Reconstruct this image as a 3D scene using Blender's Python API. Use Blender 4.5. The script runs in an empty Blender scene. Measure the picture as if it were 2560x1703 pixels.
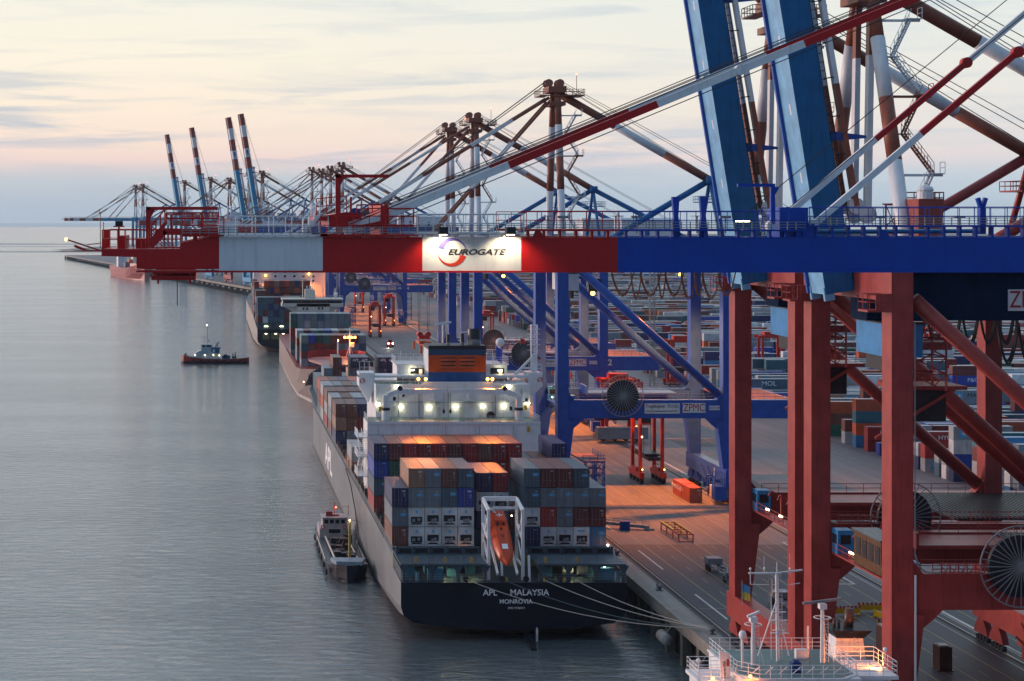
import bpy, math, random
from mathutils import Vector, Matrix, Euler
R = math.radians
random.seed(7)
C = bpy.context.scene.collection
SC = bpy.context.scene
# ------------------------------------------------------------------ camera, world, sun, exposure
# photo pixel (2560x1703) -> world: one-point perspective, camera level, looking along the quay
FOC, VX, VY, H = 4425.0, 530.0, 549.0, 60.0
def at(px, py, Y):
    return Vector(((px - VX) * Y / FOC, Y, H - (py - VY) * Y / FOC))
cam_data = bpy.data.cameras.new("camera")
cam = bpy.data.objects.new("camera", cam_data); C.objects.link(cam)
cam.location = (0, 0, H); cam.rotation_euler = (R(90), 0, 0)
cam_data.sensor_width = 36.0; cam_data.lens = FOC * 36.0 / 2560.0
cam_data.shift_x = (1280 - VX) / 2560.0; cam_data.shift_y = -(851.5 - VY) / 2560.0
cam_data.clip_start = 1.0; cam_data.clip_end = 60000
SC.camera = cam
SC.view_settings.view_transform = 'Standard'; SC.view_settings.look = 'None'
SC.view_settings.exposure = 0.28; SC.view_settings.gamma = 1.0
SC.cycles.use_denoising = True
SC.cycles.max_bounces = 6; SC.cycles.diffuse_bounces = 2; SC.cycles.glossy_bounces = 3
SC.cycles.transmission_bounces = 3; SC.cycles.volume_bounces = 0; SC.cycles.transparent_max_bounces = 8
SC.cycles.sample_clamp_indirect = 4.0
SC.cycles.volume_step_rate = 4.0

SUN_AZ = R(-62)      # west, a little ahead of the camera: azimuth measured from +Y towards +X
SUN_EL = R(3.0)
def build_world():
    w = bpy.data.worlds.new("World"); SC.world = w; w.use_nodes = True
    nt = w.node_tree; N = nt.nodes; L = nt.links; N.clear()
    out = N.new('ShaderNodeOutputWorld'); bg = N.new('ShaderNodeBackground')
    tc = N.new('ShaderNodeTexCoord'); sep = N.new('ShaderNodeSeparateXYZ')
    L.new(tc.outputs['Generated'], sep.inputs[0])
    def mth(op, a, b=None, clamp=False):
        n = N.new('ShaderNodeMath'); n.operation = op; n.use_clamp = clamp
        for i, x in enumerate((a, b)):
            if x is None: continue
            if isinstance(x, (int, float)): n.inputs[i].default_value = x
            else: L.new(x, n.inputs[i])
        return n.outputs[0]
    def mix(f, a, b, mode='MIX'):
        n = N.new('ShaderNodeMix'); n.data_type = 'RGBA'; n.blend_type = mode
        if isinstance(f, (int, float)): n.inputs[0].default_value = f
        else: L.new(f, n.inputs[0])
        for k, x in ((6, a), (7, b)):
            if isinstance(x, tuple): n.inputs[k].default_value = (*x, 1)
            else: L.new(x, n.inputs[k])
        return n.outputs[2]
    def ramp(f, stops):
        n = N.new('ShaderNodeValToRGB'); L.new(f, n.inputs[0]); cr = n.color_ramp
        while len(cr.elements) < len(stops): cr.elements.new(0.5)
        for e, (p, c) in zip(cr.elements, stops):
            e.position = p; e.color = (*c, 1)
        return n.outputs[0]
    x, y, z = sep.outputs
    el = mth('MULTIPLY', z, 4.0, True)            # 0..1 for the first 14.5 degrees
    low = ramp(el, [(0.0, (.44, .54, .63)), (0.05, (.48, .56, .63)), (0.095, (.56, .59, .63)), (0.135, (.88, .68, .62)), (0.17, (.93, .74, .63)),
                    (0.24, (.95, .81, .66)), (0.36, (.94, .86, .71)), (0.50, (.87, .85, .75)), (0.72, (.84, .92, .94)), (1.0, (.74, .87, .98))])
    high = ramp(z, [(0.0, (.74, .87, .98)), (0.25, (.74, .87, .98)), (0.5, (.58, .73, .90)), (1.0, (.38, .50, .70))])
    sky = mix(mth('GREATER_THAN', z, 0.25), low, high)
    # long thin clouds, stretched level
    mp = N.new('ShaderNodeMapping'); L.new(tc.outputs['Generated'], mp.inputs[0]); mp.inputs['Scale'].default_value = (5, 5, 60)
    mp.inputs['Rotation'].default_value = (0, R(2.5), 0)
    nz = N.new('ShaderNodeTexNoise'); L.new(mp.outputs[0], nz.inputs[0]); nz.inputs['Scale'].default_value = 1.6
    nz.inputs['Detail'].default_value = 6; nz.inputs['Roughness'].default_value = .58; nz.inputs['Distortion'].default_value = .6
    mp2 = N.new('ShaderNodeMapping'); L.new(tc.outputs['Generated'], mp2.inputs[0]); mp2.inputs['Scale'].default_value = (2.2, 2.2, 34)
    mp2.inputs['Location'].default_value = (3.1, 1.7, .4)
    nz2 = N.new('ShaderNodeTexNoise'); L.new(mp2.outputs[0], nz2.inputs[0]); nz2.inputs['Scale'].default_value = 1.3; nz2.inputs['Detail'].default_value = 5
    cl = ramp(nz.outputs[0], [(0.47, (0, 0, 0)), (0.62, (1, 1, 1))])
    cl2 = ramp(nz2.outputs[0], [(0.45, (0, 0, 0)), (0.66, (1, 1, 1))])
    cmask = mth('MULTIPLY', cl, mth('ADD', mth('MULTIPLY', cl2, .75), .25))
    fade = ramp(z, [(0.0, (.2, .2, .2)), (0.02, (.8, .8, .8)), (0.07, (.85, .85, .85)), (0.13, (.4, .4, .4)), (0.5, (.2, .2, .2))])
    cmask = mth('MULTIPLY', mth('MULTIPLY', cmask, fade), 1.0)
    sky = mix(cmask, sky, (.40, .49, .60))
    # cooler towards the right (east), much dimmer and bluer behind the camera
    east = mth('MULTIPLY', mth('ADD', x, .02), 1.25, True)
    sky = mix(mth('MULTIPLY', east, .75), sky, (.56, .70, .80))
    west = mth('MULTIPLY', mth('MULTIPLY', mth('ADD', mth('MULTIPLY', x, -1.0), -.14), mth('MULTIPLY', mth('ADD', y, .25), 2.5, True)), 2.0, True)
    wl = ramp(z, [(0.0, (1, 1, 1)), (0.35, (.9, .9, .9)), (0.8, (0, 0, 0))])
    sky = mix(mth('MULTIPLY', west, wl), sky, (1.45, 1.12, 1.0))
    back = mth('ADD', mth('MULTIPLY', mth('ADD', y, mth('MULTIPLY', x, -.45)), -1.3), .15, True)
    sky = mix(mth('MULTIPLY', back, .94), sky, (.09, .19, .34))
    st = N.new('ShaderNodeTexSky'); st.sky_type = 'NISHITA'; st.sun_disc = False
    st.sun_elevation = SUN_EL; st.sun_rotation = SUN_AZ; st.air_density = 1.2; st.dust_density = 2.5
    nis = mix(1.0, st.outputs[0], (.05, .05, .05), 'MULTIPLY')
    sky = mix(.12, sky, nis)
    below = mth('LESS_THAN', z, -0.002)
    sky = mix(below, sky, (.30, .38, .46))
    L.new(sky, bg.inputs[0]); bg.inputs[1].default_value = 1.0
    L.new(bg.outputs[0], out.inputs[0])
build_world()
sl = bpy.data.lights.new("sun", 'SUN'); sl.energy = 2.6; sl.angle = R(14); sl.color = (1.0, .70, .62)
so = bpy.data.objects.new("sun", sl); C.objects.link(so)
d = Vector((math.sin(SUN_AZ) * math.cos(SUN_EL), math.cos(SUN_AZ) * math.cos(SUN_EL), math.sin(SUN_EL)))
so.rotation_euler = d.to_track_quat('Z', 'Y').to_euler()

# ------------------------------------------------------------------ mesh helper
class MB:
    def __init__(s): s.v = []; s.f = []; s.m = []; s.k = 0
    def add(s, vs, fs):
        o = len(s.v); s.v += [tuple(p) for p in vs]
        for f in fs: s.f.append([i + o for i in f]); s.m.append(s.k)
        return s
    def mat(s, k): s.k = k; return s
    def box(s, x0, x1, y0, y1, z0, z1):
        return s.add([(x, y, z) for z in (z0, z1) for y in (y0, y1) for x in (x0, x1)],
                     [(0, 2, 3, 1), (4, 5, 7, 6), (0, 1, 5, 4), (2, 6, 7, 3), (0, 4, 6, 2), (1, 3, 7, 5)])
    def frame(s, p, q, up=(0, 0, 1)):
        p, q = Vector(p), Vector(q); d = (q - p).normalized(); u = Vector(up)
        if abs(d.dot(u)) > .98: u = Vector((0, 1, 0)) if abs(d.y) < .9 else Vector((1, 0, 0))
        a = d.cross(u).normalized(); b = a.cross(d).normalized()
        return p, q, a, b
    def beam(s, p, q, w, h=None, up=(0, 0, 1), w2=None, h2=None):
        h = w if h is None else h; w2 = w if w2 is None else w2; h2 = h if h2 is None else h2
        p, q, a, b = s.frame(p, q, up)
        vs = []
        for c, ww, hh in ((p, w, h), (q, w2, h2)):
            for i, j in ((-1, -1), (1, -1), (1, 1), (-1, 1)): vs.append(c + a * (i * ww / 2) + b * (j * hh / 2))
        return s.add(vs, [(3, 2, 1, 0), (4, 5, 6, 7), (0, 1, 5, 4), (1, 2, 6, 5), (2, 3, 7, 6), (3, 0, 4, 7)])
    def tube(s, p, q, r, n=8, r2=None, cap=True):
        r2 = r if r2 is None else r2
        p, q, a, b = s.frame(p, q); vs = []
        for c, rr in ((p, r), (q, r2)):
            for i in range(n):
                t = 2 * math.pi * i / n; vs.append(c + a * (rr * math.cos(t)) + b * (rr * math.sin(t)))
        fs = [(i, (i + 1) % n, n + (i + 1) % n, n + i) for i in range(n)]
        if cap: fs += [tuple(range(n))[::-1], tuple(range(n, 2 * n))]
        return s.add(vs, fs)
    def path(s, pts, r, n=5):
        for i in range(len(pts) - 1): s.tube(pts[i], pts[i + 1], r, n)
        return s
    def banded(s, p, q, cuts, fn):
        """fn(a, b) draws one piece; materials alternate per cuts [(t_end, mat)...]"""
        p, q = Vector(p), Vector(q); t0 = 0
        for t, m in cuts:
            s.mat(m); fn(p.lerp(q, t0), p.lerp(q, t)); t0 = t
        return s
    def prism(s, pts, axis, a, b):
        """closed outline pts (2D) pushed from a to b along axis 'x','y','z'"""
        n = len(pts)
        def P(u, v, w): return {'x': (w, u, v), 'y': (u, w, v), 'z': (u, v, w)}[axis]
        vs = [P(u, v, a) for u, v in pts] + [P(u, v, b) for u, v in pts]
        return s.add(vs, [tuple(range(n)), tuple(range(n, 2 * n))[::-1]] + [(i, n + i, n + (i + 1) % n, (i + 1) % n) for i in range(n)])
    def rail(s, pts, h=1.1, sp=1.6, r=.035, mids=1, n=4):
        pts = [Vector(p) for p in pts]; up = Vector((0, 0, h))
        for i in range(len(pts) - 1):
            a, b = pts[i], pts[i + 1]; L_ = (b - a).length; k = max(1, round(L_ / sp))
            for j in range(k + 1):
                c = a.lerp(b, j / k); s.tube(c, c + up, r, n, cap=False)
            for m in range(mids + 1):
                o = Vector((0, 0, h * (m + 1) / (mids + 1))); s.tube(a + o, b + o, r, n, cap=False)
        return s
    def sphere(s, c, r, n=12, m=8, sz=1.0):
        c = Vector(c); vs = [c + Vector((0, 0, r * sz))]
        for j in range(1, m):
            t = math.pi * j / m
            for i in range(n):
                f = 2 * math.pi * i / n; vs.append(c + Vector((r * math.sin(t) * math.cos(f), r * math.sin(t) * math.sin(f), r * sz * math.cos(t))))
        vs.append(c - Vector((0, 0, r * sz))); fs = []
        for i in range(n): fs.append((0, 1 + i, 1 + (i + 1) % n))
        for j in range(m - 2):
            for i in range(n):
                a = 1 + j * n; fs.append((a + i, a + n + i, a + n + (i + 1) % n, a + (i + 1) % n))
        a = 1 + (m - 2) * n
        for i in range(n): fs.append((a + i, len(vs) - 1, a + (i + 1) % n))
        return s.add(vs, fs)
    def stair(s, p, q, w, axis, steps=12, r=.04):
        """a flight from p up to q; axis = horizontal width direction"""
        p, q, ax = Vector(p), Vector(q), Vector(axis).normalized() * (w / 2)
        for e in (-1, 1):
            s.beam(p + ax * e, q + ax * e, .06, .22)
            s.tube(p + ax * e + Vector((0, 0, 1)), q + ax * e + Vector((0, 0, 1)), r, 4)
            for k in range(0, steps + 1, 3):
                c = p.lerp(q, k / steps) + ax * e; s.tube(c, c + Vector((0, 0, 1)), r, 4)
        for k in range(1, steps):
            c = p.lerp(q, k / steps); s.beam(c - ax, c + ax, .24, .05)
        return s
    def ladder(s, p, q, w, axis, sp=.35, r=.035):
        p, q, ax = Vector(p), Vector(q), Vector(axis).normalized() * (w / 2)
        s.tube(p + ax, q + ax, r, 4); s.tube(p - ax, q - ax, r, 4)
        k = max(2, int((q - p).length / sp))
        for i in range(1, k):
            c = p.lerp(q, i / k); s.tube(c - ax, c + ax, r * .8, 4, cap=False)
        return s
    def truss(s, p, q, w, bays, r=.06, up=(0, 0, 1)):
        p, q, a, b = s.frame(p, q, up); cs = [a * w / 2 + b * w / 2, -a * w / 2 + b * w / 2, -a * w / 2 - b * w / 2, a * w / 2 - b * w / 2]
        for c in cs: s.tube(p + c, q + c, r, 4)
        for i in range(bays):
            m0, m1 = p.lerp(q, i / bays), p.lerp(q, (i + 1) / bays)
            for k in range(4):
                c, d_ = cs[k], cs[(k + 1) % 4]
                s.tube(m0 + c, m1 + d_, r * .6, 4, cap=False); s.tube(m1 + c, m1 + d_, r * .6, 4, cap=False)
        return s
    def mesh(s, name, mats, smooth=False):
        me = bpy.data.meshes.new(name); me.from_pydata(s.v, [], s.f); 
        mats = mats if isinstance(mats, (list, tuple)) else [mats]
        for m in mats: me.materials.append(m)
        if len(mats) > 1: me.polygons.foreach_set('material_index', s.m)
        if smooth: me.polygons.foreach_set('use_smooth', [True] * len(s.f))
        me.update(); return me
    def build(s, name, mats, parent=None, smooth=False):
        o = bpy.data.objects.new(name, s.mesh(name, mats, smooth)); C.objects.link(o); o.parent = parent; return o

def tag(o, label=None, cat=None, group=None, kind=None):
    if label: o['label'] = label
    if cat: o['category'] = cat
    if group: o['group'] = group
    if kind: o['kind'] = kind
    return o
def thing(name, label, cat, loc=(0, 0, 0), rz=0, group=None):
    o = bpy.data.objects.new(name, None); C.objects.link(o); o.empty_display_size = .5
    o.location = loc; o.rotation_euler = (0, 0, rz); return tag(o, label, cat, group)
KIDS = {}
def copy_tree(o, parent=None, cache={}):
    if not KIDS.get('n') == len(bpy.data.objects):
        KIDS.clear(); KIDS['n'] = len(bpy.data.objects)
        for q in bpy.data.objects:
            if q.parent: KIDS.setdefault(q.parent.name, []).append(q)
    tree = dict(KIDS)
    def rec(o, parent):
        c = o.copy(); C.objects.link(c)
        if parent: c.parent = parent
        for ch in tree.get(o.name, []): rec(ch, c)
        return c
    return rec(o, parent)

# ------------------------------------------------------------------ materials
MATS = {}
def paint(name, col, rough=.38, var=.18, scale=.6, dirt=.25, metal=0.0, bump=0.0, spec=.28, rust=.35, seam=0):
    """weathered paint: slow patches, vertical grime streaks"""
    if name in MATS: return MATS[name]
    m = bpy.data.materials.new(name); m.use_nodes = True; nt = m.node_tree; N = nt.nodes; L = nt.links
    b = N['Principled BSDF']; b.inputs['Roughness'].default_value = rough; b.inputs['Metallic'].default_value = metal
    b.inputs['Specular IOR Level'].default_value = spec
    tc = N.new('ShaderNodeTexCoord')
    n1 = N.new('ShaderNodeTexNoise'); n1.inputs['Scale'].default_value = scale; n1.inputs['Detail'].default_value = 5; L.new(tc.outputs['Object'], n1.inputs[0])
    mp = N.new('ShaderNodeMapping'); mp.inputs['Scale'].default_value = (1.6, 1.6, .12); L.new(tc.outputs['Object'], mp.inputs[0])
    n2 = N.new('ShaderNodeTexNoise'); n2.inputs['Scale'].default_value = 2.2; n2.inputs['Detail'].default_value = 4; L.new(mp.outputs[0], n2.inputs[0])
    r1 = N.new('ShaderNodeMapRange'); L.new(n1.outputs[0], r1.inputs[0]); r1.inputs[1].default_value = .3; r1.inputs[2].default_value = .7
    r1.inputs[3].default_value = 1 - var; r1.inputs[4].default_value = 1 + var
    r2 = N.new('ShaderNodeMapRange'); L.new(n2.outputs[0], r2.inputs[0]); r2.inputs[1].default_value = .52; r2.inputs[2].default_value = .75
    r2.inputs[3].default_value = 1; r2.inputs[4].default_value = 1 - dirt
    mu = N.new('ShaderNodeMath'); mu.operation = 'MULTIPLY'; L.new(r1.outputs[0], mu.inputs[0]); L.new(r2.outputs[0], mu.inputs[1])
    mx = N.new('ShaderNodeMix'); mx.data_type = 'RGBA'; mx.blend_type = 'MULTIPLY'; mx.inputs[0].default_value = 1
    mx.inputs[6].default_value = (*col, 1); L.new(mu.outputs[0], mx.inputs[7]); L.new(mx.outputs[2], b.inputs['Base Color'])
    if rust > 0:
        n4 = N.new('ShaderNodeTexNoise'); n4.inputs['Scale'].default_value = 1.1; n4.inputs['Detail'].default_value = 9; n4.inputs['Roughness'].default_value = .72; L.new(tc.outputs['Object'], n4.inputs[0])
        r4 = N.new('ShaderNodeMapRange'); L.new(n4.outputs[0], r4.inputs[0]); r4.inputs[1].default_value = .62; r4.inputs[2].default_value = .70; r4.inputs[3].default_value = 0; r4.inputs[4].default_value = rust
        m4 = N.new('ShaderNodeMix'); m4.data_type = 'RGBA'; L.new(r4.outputs[0], m4.inputs[0]); L.new(mx.outputs[2], m4.inputs[6]); m4.inputs[7].default_value = (.07, .032, .02, 1); L.new(m4.outputs[2], b.inputs['Base Color'])
        # plate seams
        br = N.new('ShaderNodeTexBrick'); br.inputs['Scale'].default_value = 1; br.inputs['Brick Width'].default_value = 5.5; br.inputs['Row Height'].default_value = 3.1; br.inputs['Mortar Size'].default_value = .035; br.inputs['Mortar Smooth'].default_value = .4
        mp5 = N.new('ShaderNodeMapping'); mp5.inputs['Rotation'].default_value = (R(90), 0, 0) if not seam else (R(90), R(-90), 0); L.new(tc.outputs['Object'], mp5.inputs[0]); L.new(mp5.outputs[0], br.inputs[0])
        bp = N.new('ShaderNodeBump'); bp.inputs['Strength'].default_value = .35; bp.inputs['Distance'].default_value = .05; bp.invert = True; L.new(br.outputs['Fac'], bp.inputs['Height']); L.new(bp.outputs[0], b.inputs['Normal'])
    MATS[name] = m; return m
def flat(name, col, rough=.5, metal=0.0):
    if name in MATS: return MATS[name]
    m = bpy.data.materials.new(name); m.use_nodes = True; b = m.node_tree.nodes['Principled BSDF']
    b.inputs['Base Color'].default_value = (*col, 1); b.inputs['Roughness'].default_value = rough; b.inputs['Metallic'].default_value = metal
    MATS[name] = m; return m
def glow(name, col, s):
    if name in MATS: return MATS[name]
    m = bpy.data.materials.new(name); m.use_nodes = True; b = m.node_tree.nodes['Principled BSDF']
    b.inputs['Base Color'].default_value = (*col, 1); b.inputs['Emission Color'].default_value = (*col, 1); b.inputs['Emission Strength'].default_value = s
    MATS[name] = m; return m
RED = paint('crane_red', (.29, .048, .043), dirt=.3)
REDBOOM = paint('boom_red', (.42, .008, .010), var=.08, dirt=.12)
BLUE = paint('crane_blue', (.020, .080, .36), var=.12)
BOOMBLUE = paint('boom_blue', (.001, .046, .36), var=.08, dirt=.1)
TEAL = paint('crane_teal', (.008, .24, .46))
LBLUE = paint('boom_underside_lit', (.16, .38, .60))  # lighter than the boom sides: light from the west put into the colour
MIDBLUE = paint('cabin_blue', (.03, .20, .45))
WHITE = paint('crane_white', (.62, .66, .70), var=.06, dirt=.15)
BROWN = paint('mast_brown', (.25, .080, .050), dirt=.2)
DARK = paint('dark_steel', (.02, .022, .03), var=.3)
GREY = paint('grey_steel', (.22, .24, .26))
ROPE = flat('wire_rope', (.02, .02, .025), .6)
BLACK = flat('black_rubber', (.012, .012, .014), .7)
YEL = paint('safety_yellow', (.55, .33, .02))
SHIPW = paint('ship_white', (.72, .74, .76), var=.06, dirt=.22)
GLASS = flat('window_glass', (.012, .02, .03), .08)
GREEN_DECK = paint('deck_green', (.05, .12, .09))
L_WARM = glow('lamp_warm', (1.0, .76, .42), 10)
L_SOD = glow('lamp_sodium', (1.0, .40, .07), 9)
L_RED = glow('lamp_red', (1.0, .08, .04), 12)
L_COOL = glow('lamp_fluorescent', (1.0, .92, .55), 14)
L_WIN = glow('lit_window', (1.0, .72, .38), 1.1)

# lamps: a lamp head that really gives off light
def lamp(name, parent, loc, col, watts, size=.35, spot=None, aim=(0, 0, -1), blend=.6, glowmat=None, bulb=True, r=.3):
    loc = Vector(loc)
    if bulb:
        MB().sphere(loc, size, 8, 6).build('lamp', glowmat or (L_SOD if col[2] < .3 else L_WARM), parent)
    if watts <= 0: return
    l = bpy.data.lights.new(name, 'SPOT' if spot else 'POINT'); l.energy = watts; l.color = col; l.shadow_soft_size = r
    if spot: l.spot_size = R(spot); l.spot_blend = blend
    o = bpy.data.objects.new(name, l); C.objects.link(o); o.parent = parent
    a = Vector(aim).normalized(); o.location = loc + a * (size + .15)
    o.rotation_euler = (-a).to_track_quat('Z', 'Y').to_euler()
    return o
SOD = (1.0, .235, .03); WARM = (1.0, .78, .50)
# lettering, cached as meshes
TXT = {}
def text(s, h, mat, parent, loc, rot=(90, 0, 0), shear=0.0, wide=1.0, depth=.02, name='lettering', bold=0.0, align='CENTER', font_space=1.0):
    key = (s, round(shear, 2), round(depth, 3), round(bold, 3), align, font_space, mat.name)
    if key not in TXT:
        cu = bpy.data.curves.new('txt', 'FONT'); cu.body = s; cu.size = 1.0; cu.shear = shear; cu.extrude = depth; cu.offset = bold
        cu.align_x = align; cu.align_y = 'CENTER'; cu.space_character = font_space; cu.resolution_u = 3
        o = bpy.data.objects.new('txt', cu); C.objects.link(o)
        me = bpy.data.meshes.new_from_object(o.evaluated_get(bpy.context.evaluated_depsgraph_get()))
        bpy.data.objects.remove(o); bpy.data.curves.remove(cu); me.materials.clear(); me.materials.append(mat); me.name = 'lettering'
        TXT[key] = me
    o = bpy.data.objects.new(name, TXT[key]); C.objects.link(o); o.parent = parent
    o.location = loc; o.rotation_euler = tuple(R(a) for a in rot); k = h / .70; o.scale = (k * wide, k, 1)
    return o
# ------------------------------------------------------------------ setting: water, quay, yard, land
QZ = 6.0
def m_water():
    m = bpy.data.materials.new('water'); m.use_nodes = True; nt = m.node_tree; N = nt.nodes; L = nt.links; b = N['Principled BSDF']
    b.inputs['Base Color'].default_value = (.085, .112, .125, 1); b.inputs['Roughness'].default_value = .10; b.inputs['IOR'].default_value = 1.7
    tc = N.new('ShaderNodeTexCoord')
    mp = N.new('ShaderNodeMapping'); mp.inputs['Scale'].default_value = (.22, .55, 1); mp.inputs['Rotation'].default_value = (0, 0, R(14)); L.new(tc.outputs['Object'], mp.inputs[0])
    n1 = N.new('ShaderNodeTexNoise'); n1.inputs['Scale'].default_value = 1.0; n1.inputs['Detail'].default_value = 5; n1.inputs['Roughness'].default_value = .6; n1.inputs['Distortion'].default_value = .4
    L.new(mp.outputs[0], n1.inputs[0])
    mp2 = N.new('ShaderNodeMapping'); mp2.inputs['Scale'].default_value = (.010, .035, 1); L.new(tc.outputs['Object'], mp2.inputs[0])
    n2 = N.new('ShaderNodeTexNoise'); n2.inputs['Scale'].default_value = 1.0; n2.inputs['Detail'].default_value = 4; L.new(mp2.outputs[0], n2.inputs[0])
    rr = N.new('ShaderNodeMapRange'); L.new(n2.outputs[0], rr.inputs[0]); rr.inputs[1].default_value = .35; rr.inputs[2].default_value = .65; rr.inputs[3].default_value = .68; rr.inputs[4].default_value = 1.0
    bp = N.new('ShaderNodeBump'); bp.inputs['Distance'].default_value = 1.0; L.new(n1.outputs[0], bp.inputs['Height'])
    st = N.new('ShaderNodeMath'); st.operation = 'MULTIPLY'; st.inputs[1].default_value = .52; L.new(rr.outputs[0], st.inputs[0]); L.new(st.outputs[0], bp.inputs['Strength'])
    rg = N.new('ShaderNodeMapRange'); L.new(n2.outputs[0], rg.inputs[0]); rg.inputs[1].default_value = .35; rg.inputs[2].default_value = .65; rg.inputs[3].default_value = .09; rg.inputs[4].default_value = .14; L.new(rg.outputs[0], b.inputs['Roughness'])
    L.new(bp.outputs[0], b.inputs['Normal'])
    return m
def m_ground(name, base, patch, scale=.02):
    m = bpy.data.materials.new(name); m.use_nodes = True; nt = m.node_tree; N = nt.nodes; L = nt.links; b = N['Principled BSDF']
    b.inputs['Roughness'].default_value = .62; b.inputs['Specular IOR Level'].default_value = .35
    tc = N.new('ShaderNodeTexCoord')
    n1 = N.new('ShaderNodeTexNoise'); n1.inputs['Scale'].default_value = scale; n1.inputs['Detail'].default_value = 8; n1.inputs['Roughness'].default_value = .65; L.new(tc.outputs['Object'], n1.inputs[0])
    mp = N.new('ShaderNodeMapping'); mp.inputs['Scale'].default_value = (.5, .012, 1); L.new(tc.outputs['Object'], mp.inputs[0])
    n2 = N.new('ShaderNodeTexNoise'); n2.inputs['Scale'].default_value = 1; n2.inputs['Detail'].default_value = 5; L.new(mp.outputs[0], n2.inputs[0])
    n3 = N.new('ShaderNodeTexNoise'); n3.inputs['Scale'].default_value = .8; n3.inputs['Detail'].default_value = 6; L.new(tc.outputs['Object'], n3.inputs[0])
    a = N.new('ShaderNodeMath'); a.operation = 'ADD'; L.new(n1.outputs[0], a.inputs[0]); L.new(n2.outputs[0], a.inputs[1])
    a2 = N.new('ShaderNodeMath'); a2.operation = 'MULTIPLY_ADD'; L.new(n3.outputs[0], a2.inputs[0]); a2.inputs[1].default_value = .5; L.new(a.outputs[0], a2.inputs[2])
    cr = N.new('ShaderNodeMapRange'); L.new(a2.outputs[0], cr.inputs[0]); cr.inputs[1].default_value = 1.0; cr.inputs[2].default_value = 1.5
    mx = N.new('ShaderNodeMix'); mx.data_type = 'RGBA'; L.new(cr.outputs[0], mx.inputs[0]); mx.inputs[6].default_value = (*base, 1); mx.inputs[7].default_value = (*patch, 1)
    L.new(mx.outputs[2], b.inputs['Base Color'])
    return m
WATER = m_water()
ASPH = m_ground('asphalt', (.085, .083, .095), (.15, .146, .158))
CONC = m_ground('quay_concrete', (.13, .125, .115), (.24, .23, .21), .05)
wm = MB()
xs = [-9000, -1500, -300, 0, 120, 1500, 9000]; ys = [-300, 0, 300, 700, 1500, 4000, 14000]
wm.add([(x, y, 0) for y in ys for x in xs], [(j * 7 + i, j * 7 + i + 1, (j + 1) * 7 + i + 1, (j + 1) * 7 + i) for j in range(6) for i in range(6)])
tag(wm.build('water', WATER), kind='structure')
# quay outline: straight to the bend, then turning west to its far end
BEND = 1236.0; ANG = R(11.2)
DQ = Vector((-math.sin(ANG), math.cos(ANG), 0)); NQ = Vector((math.cos(ANG), math.sin(ANG), 0))
def quay_pt(s, off=0, z=0):      # s metres past the bend, off metres inland of the edge
    return Vector((63, BEND, z)) + DQ * s + NQ * off
e0 = quay_pt(1475); e1 = quay_pt(1475, 900)
out = [(63, -200), (63, BEND), (e0.x, e0.y), (e1.x, e1.y), (2600, 2900), (2600, -200)]
g = MB(); g.add([(x, y, QZ) for x, y in out], [tuple(range(len(out)))])
tag(g.build('yard_ground', ASPH), kind='structure')
# quay coping slab and dark wall below it
q = MB(); qi = [Vector((63, -200, 0)), Vector((63, BEND, 0)), e0, e1]
qo = [Vector((66.0, -200, 0)), Vector((66.0, BEND + .3, 0)), quay_pt(1472, 3), quay_pt(1472, 900)]
for i in range(3):
    a, b, c, d_ = qi[i], qi[i + 1], qo[i + 1], qo[i]
    z0, z1 = 4.4, QZ + .05
    q.add([(*p.xy, z) for z in (z0, z1) for p in (a, b, c, d_)], [(4, 5, 6, 7), (0, 4, 7, 3), (0, 1, 5, 4), (3, 2, 1, 0), (1, 2, 6, 5), (3, 7, 6, 2)])
tag(q.build('quay_edge', CONC), kind='structure')
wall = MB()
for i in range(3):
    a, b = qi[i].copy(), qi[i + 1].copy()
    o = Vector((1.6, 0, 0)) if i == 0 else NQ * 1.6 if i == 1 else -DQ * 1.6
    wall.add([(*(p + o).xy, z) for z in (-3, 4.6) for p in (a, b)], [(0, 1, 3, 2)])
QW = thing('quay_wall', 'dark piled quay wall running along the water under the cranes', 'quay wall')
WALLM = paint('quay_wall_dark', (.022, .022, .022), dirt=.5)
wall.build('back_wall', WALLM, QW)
PILEM = paint('quay_pile', (.10, .10, .09), dirt=.6)
FENM = paint('fender_grey', (.30, .30, .30))
def edge(s):    # s metres from the camera along the quay edge
    return (Vector((63, s, 0)), Vector((0, 1, 0)), Vector((1, 0, 0))) if s < BEND else (quay_pt(s - BEND), DQ, NQ)
pl = MB()
for k in range(150):
    s = 150 + k * 8.0
    if s > BEND + 1470: break
    p, t, n = edge(s); c = p + n * .7
    pl.beam((c.x, c.y, -3), (c.x, c.y, 4.6), 1.2, 1.2)
for k in range(150, 317):
    s = 150 + k * 8.0
    if s > BEND + 1470: break
    p, t, n = edge(s); c = p + n * .7
    pl.beam((c.x, c.y, -3), (c.x, c.y, 4.6), 1.4, 1.4)
tag(pl.build('pile', PILEM, QW), kind='stuff')
fproto = None
fm = MB(); fm.tube((-.9, -1.6, 0), (-.9, 1.6, 0), .8, 12); fm.beam((-.9, 0, .2), (.5, 0, 2.2), .1, .1)
FMESH = fm.mesh('fender', FENM, True)
_u = ['first', 'second', 'third', 'fourth', 'fifth', 'sixth', 'seventh', 'eighth', 'ninth', 'tenth', 'eleventh', 'twelfth', 'thirteenth', 'fourteenth', 'fifteenth', 'sixteenth', 'seventeenth', 'eighteenth', 'nineteenth', 'twentieth']
ORDF = _u + [t + '-' + w for t in ('twenty', 'thirty', 'forty', 'fifty') for w in _u[:9]]
ks = [210, 226, 243] + [640 + 24 * k for k in range(80) if 640 + 24 * k < BEND + 1460]
ks = [s for s in ks if not 545 < s < 1250]
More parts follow.
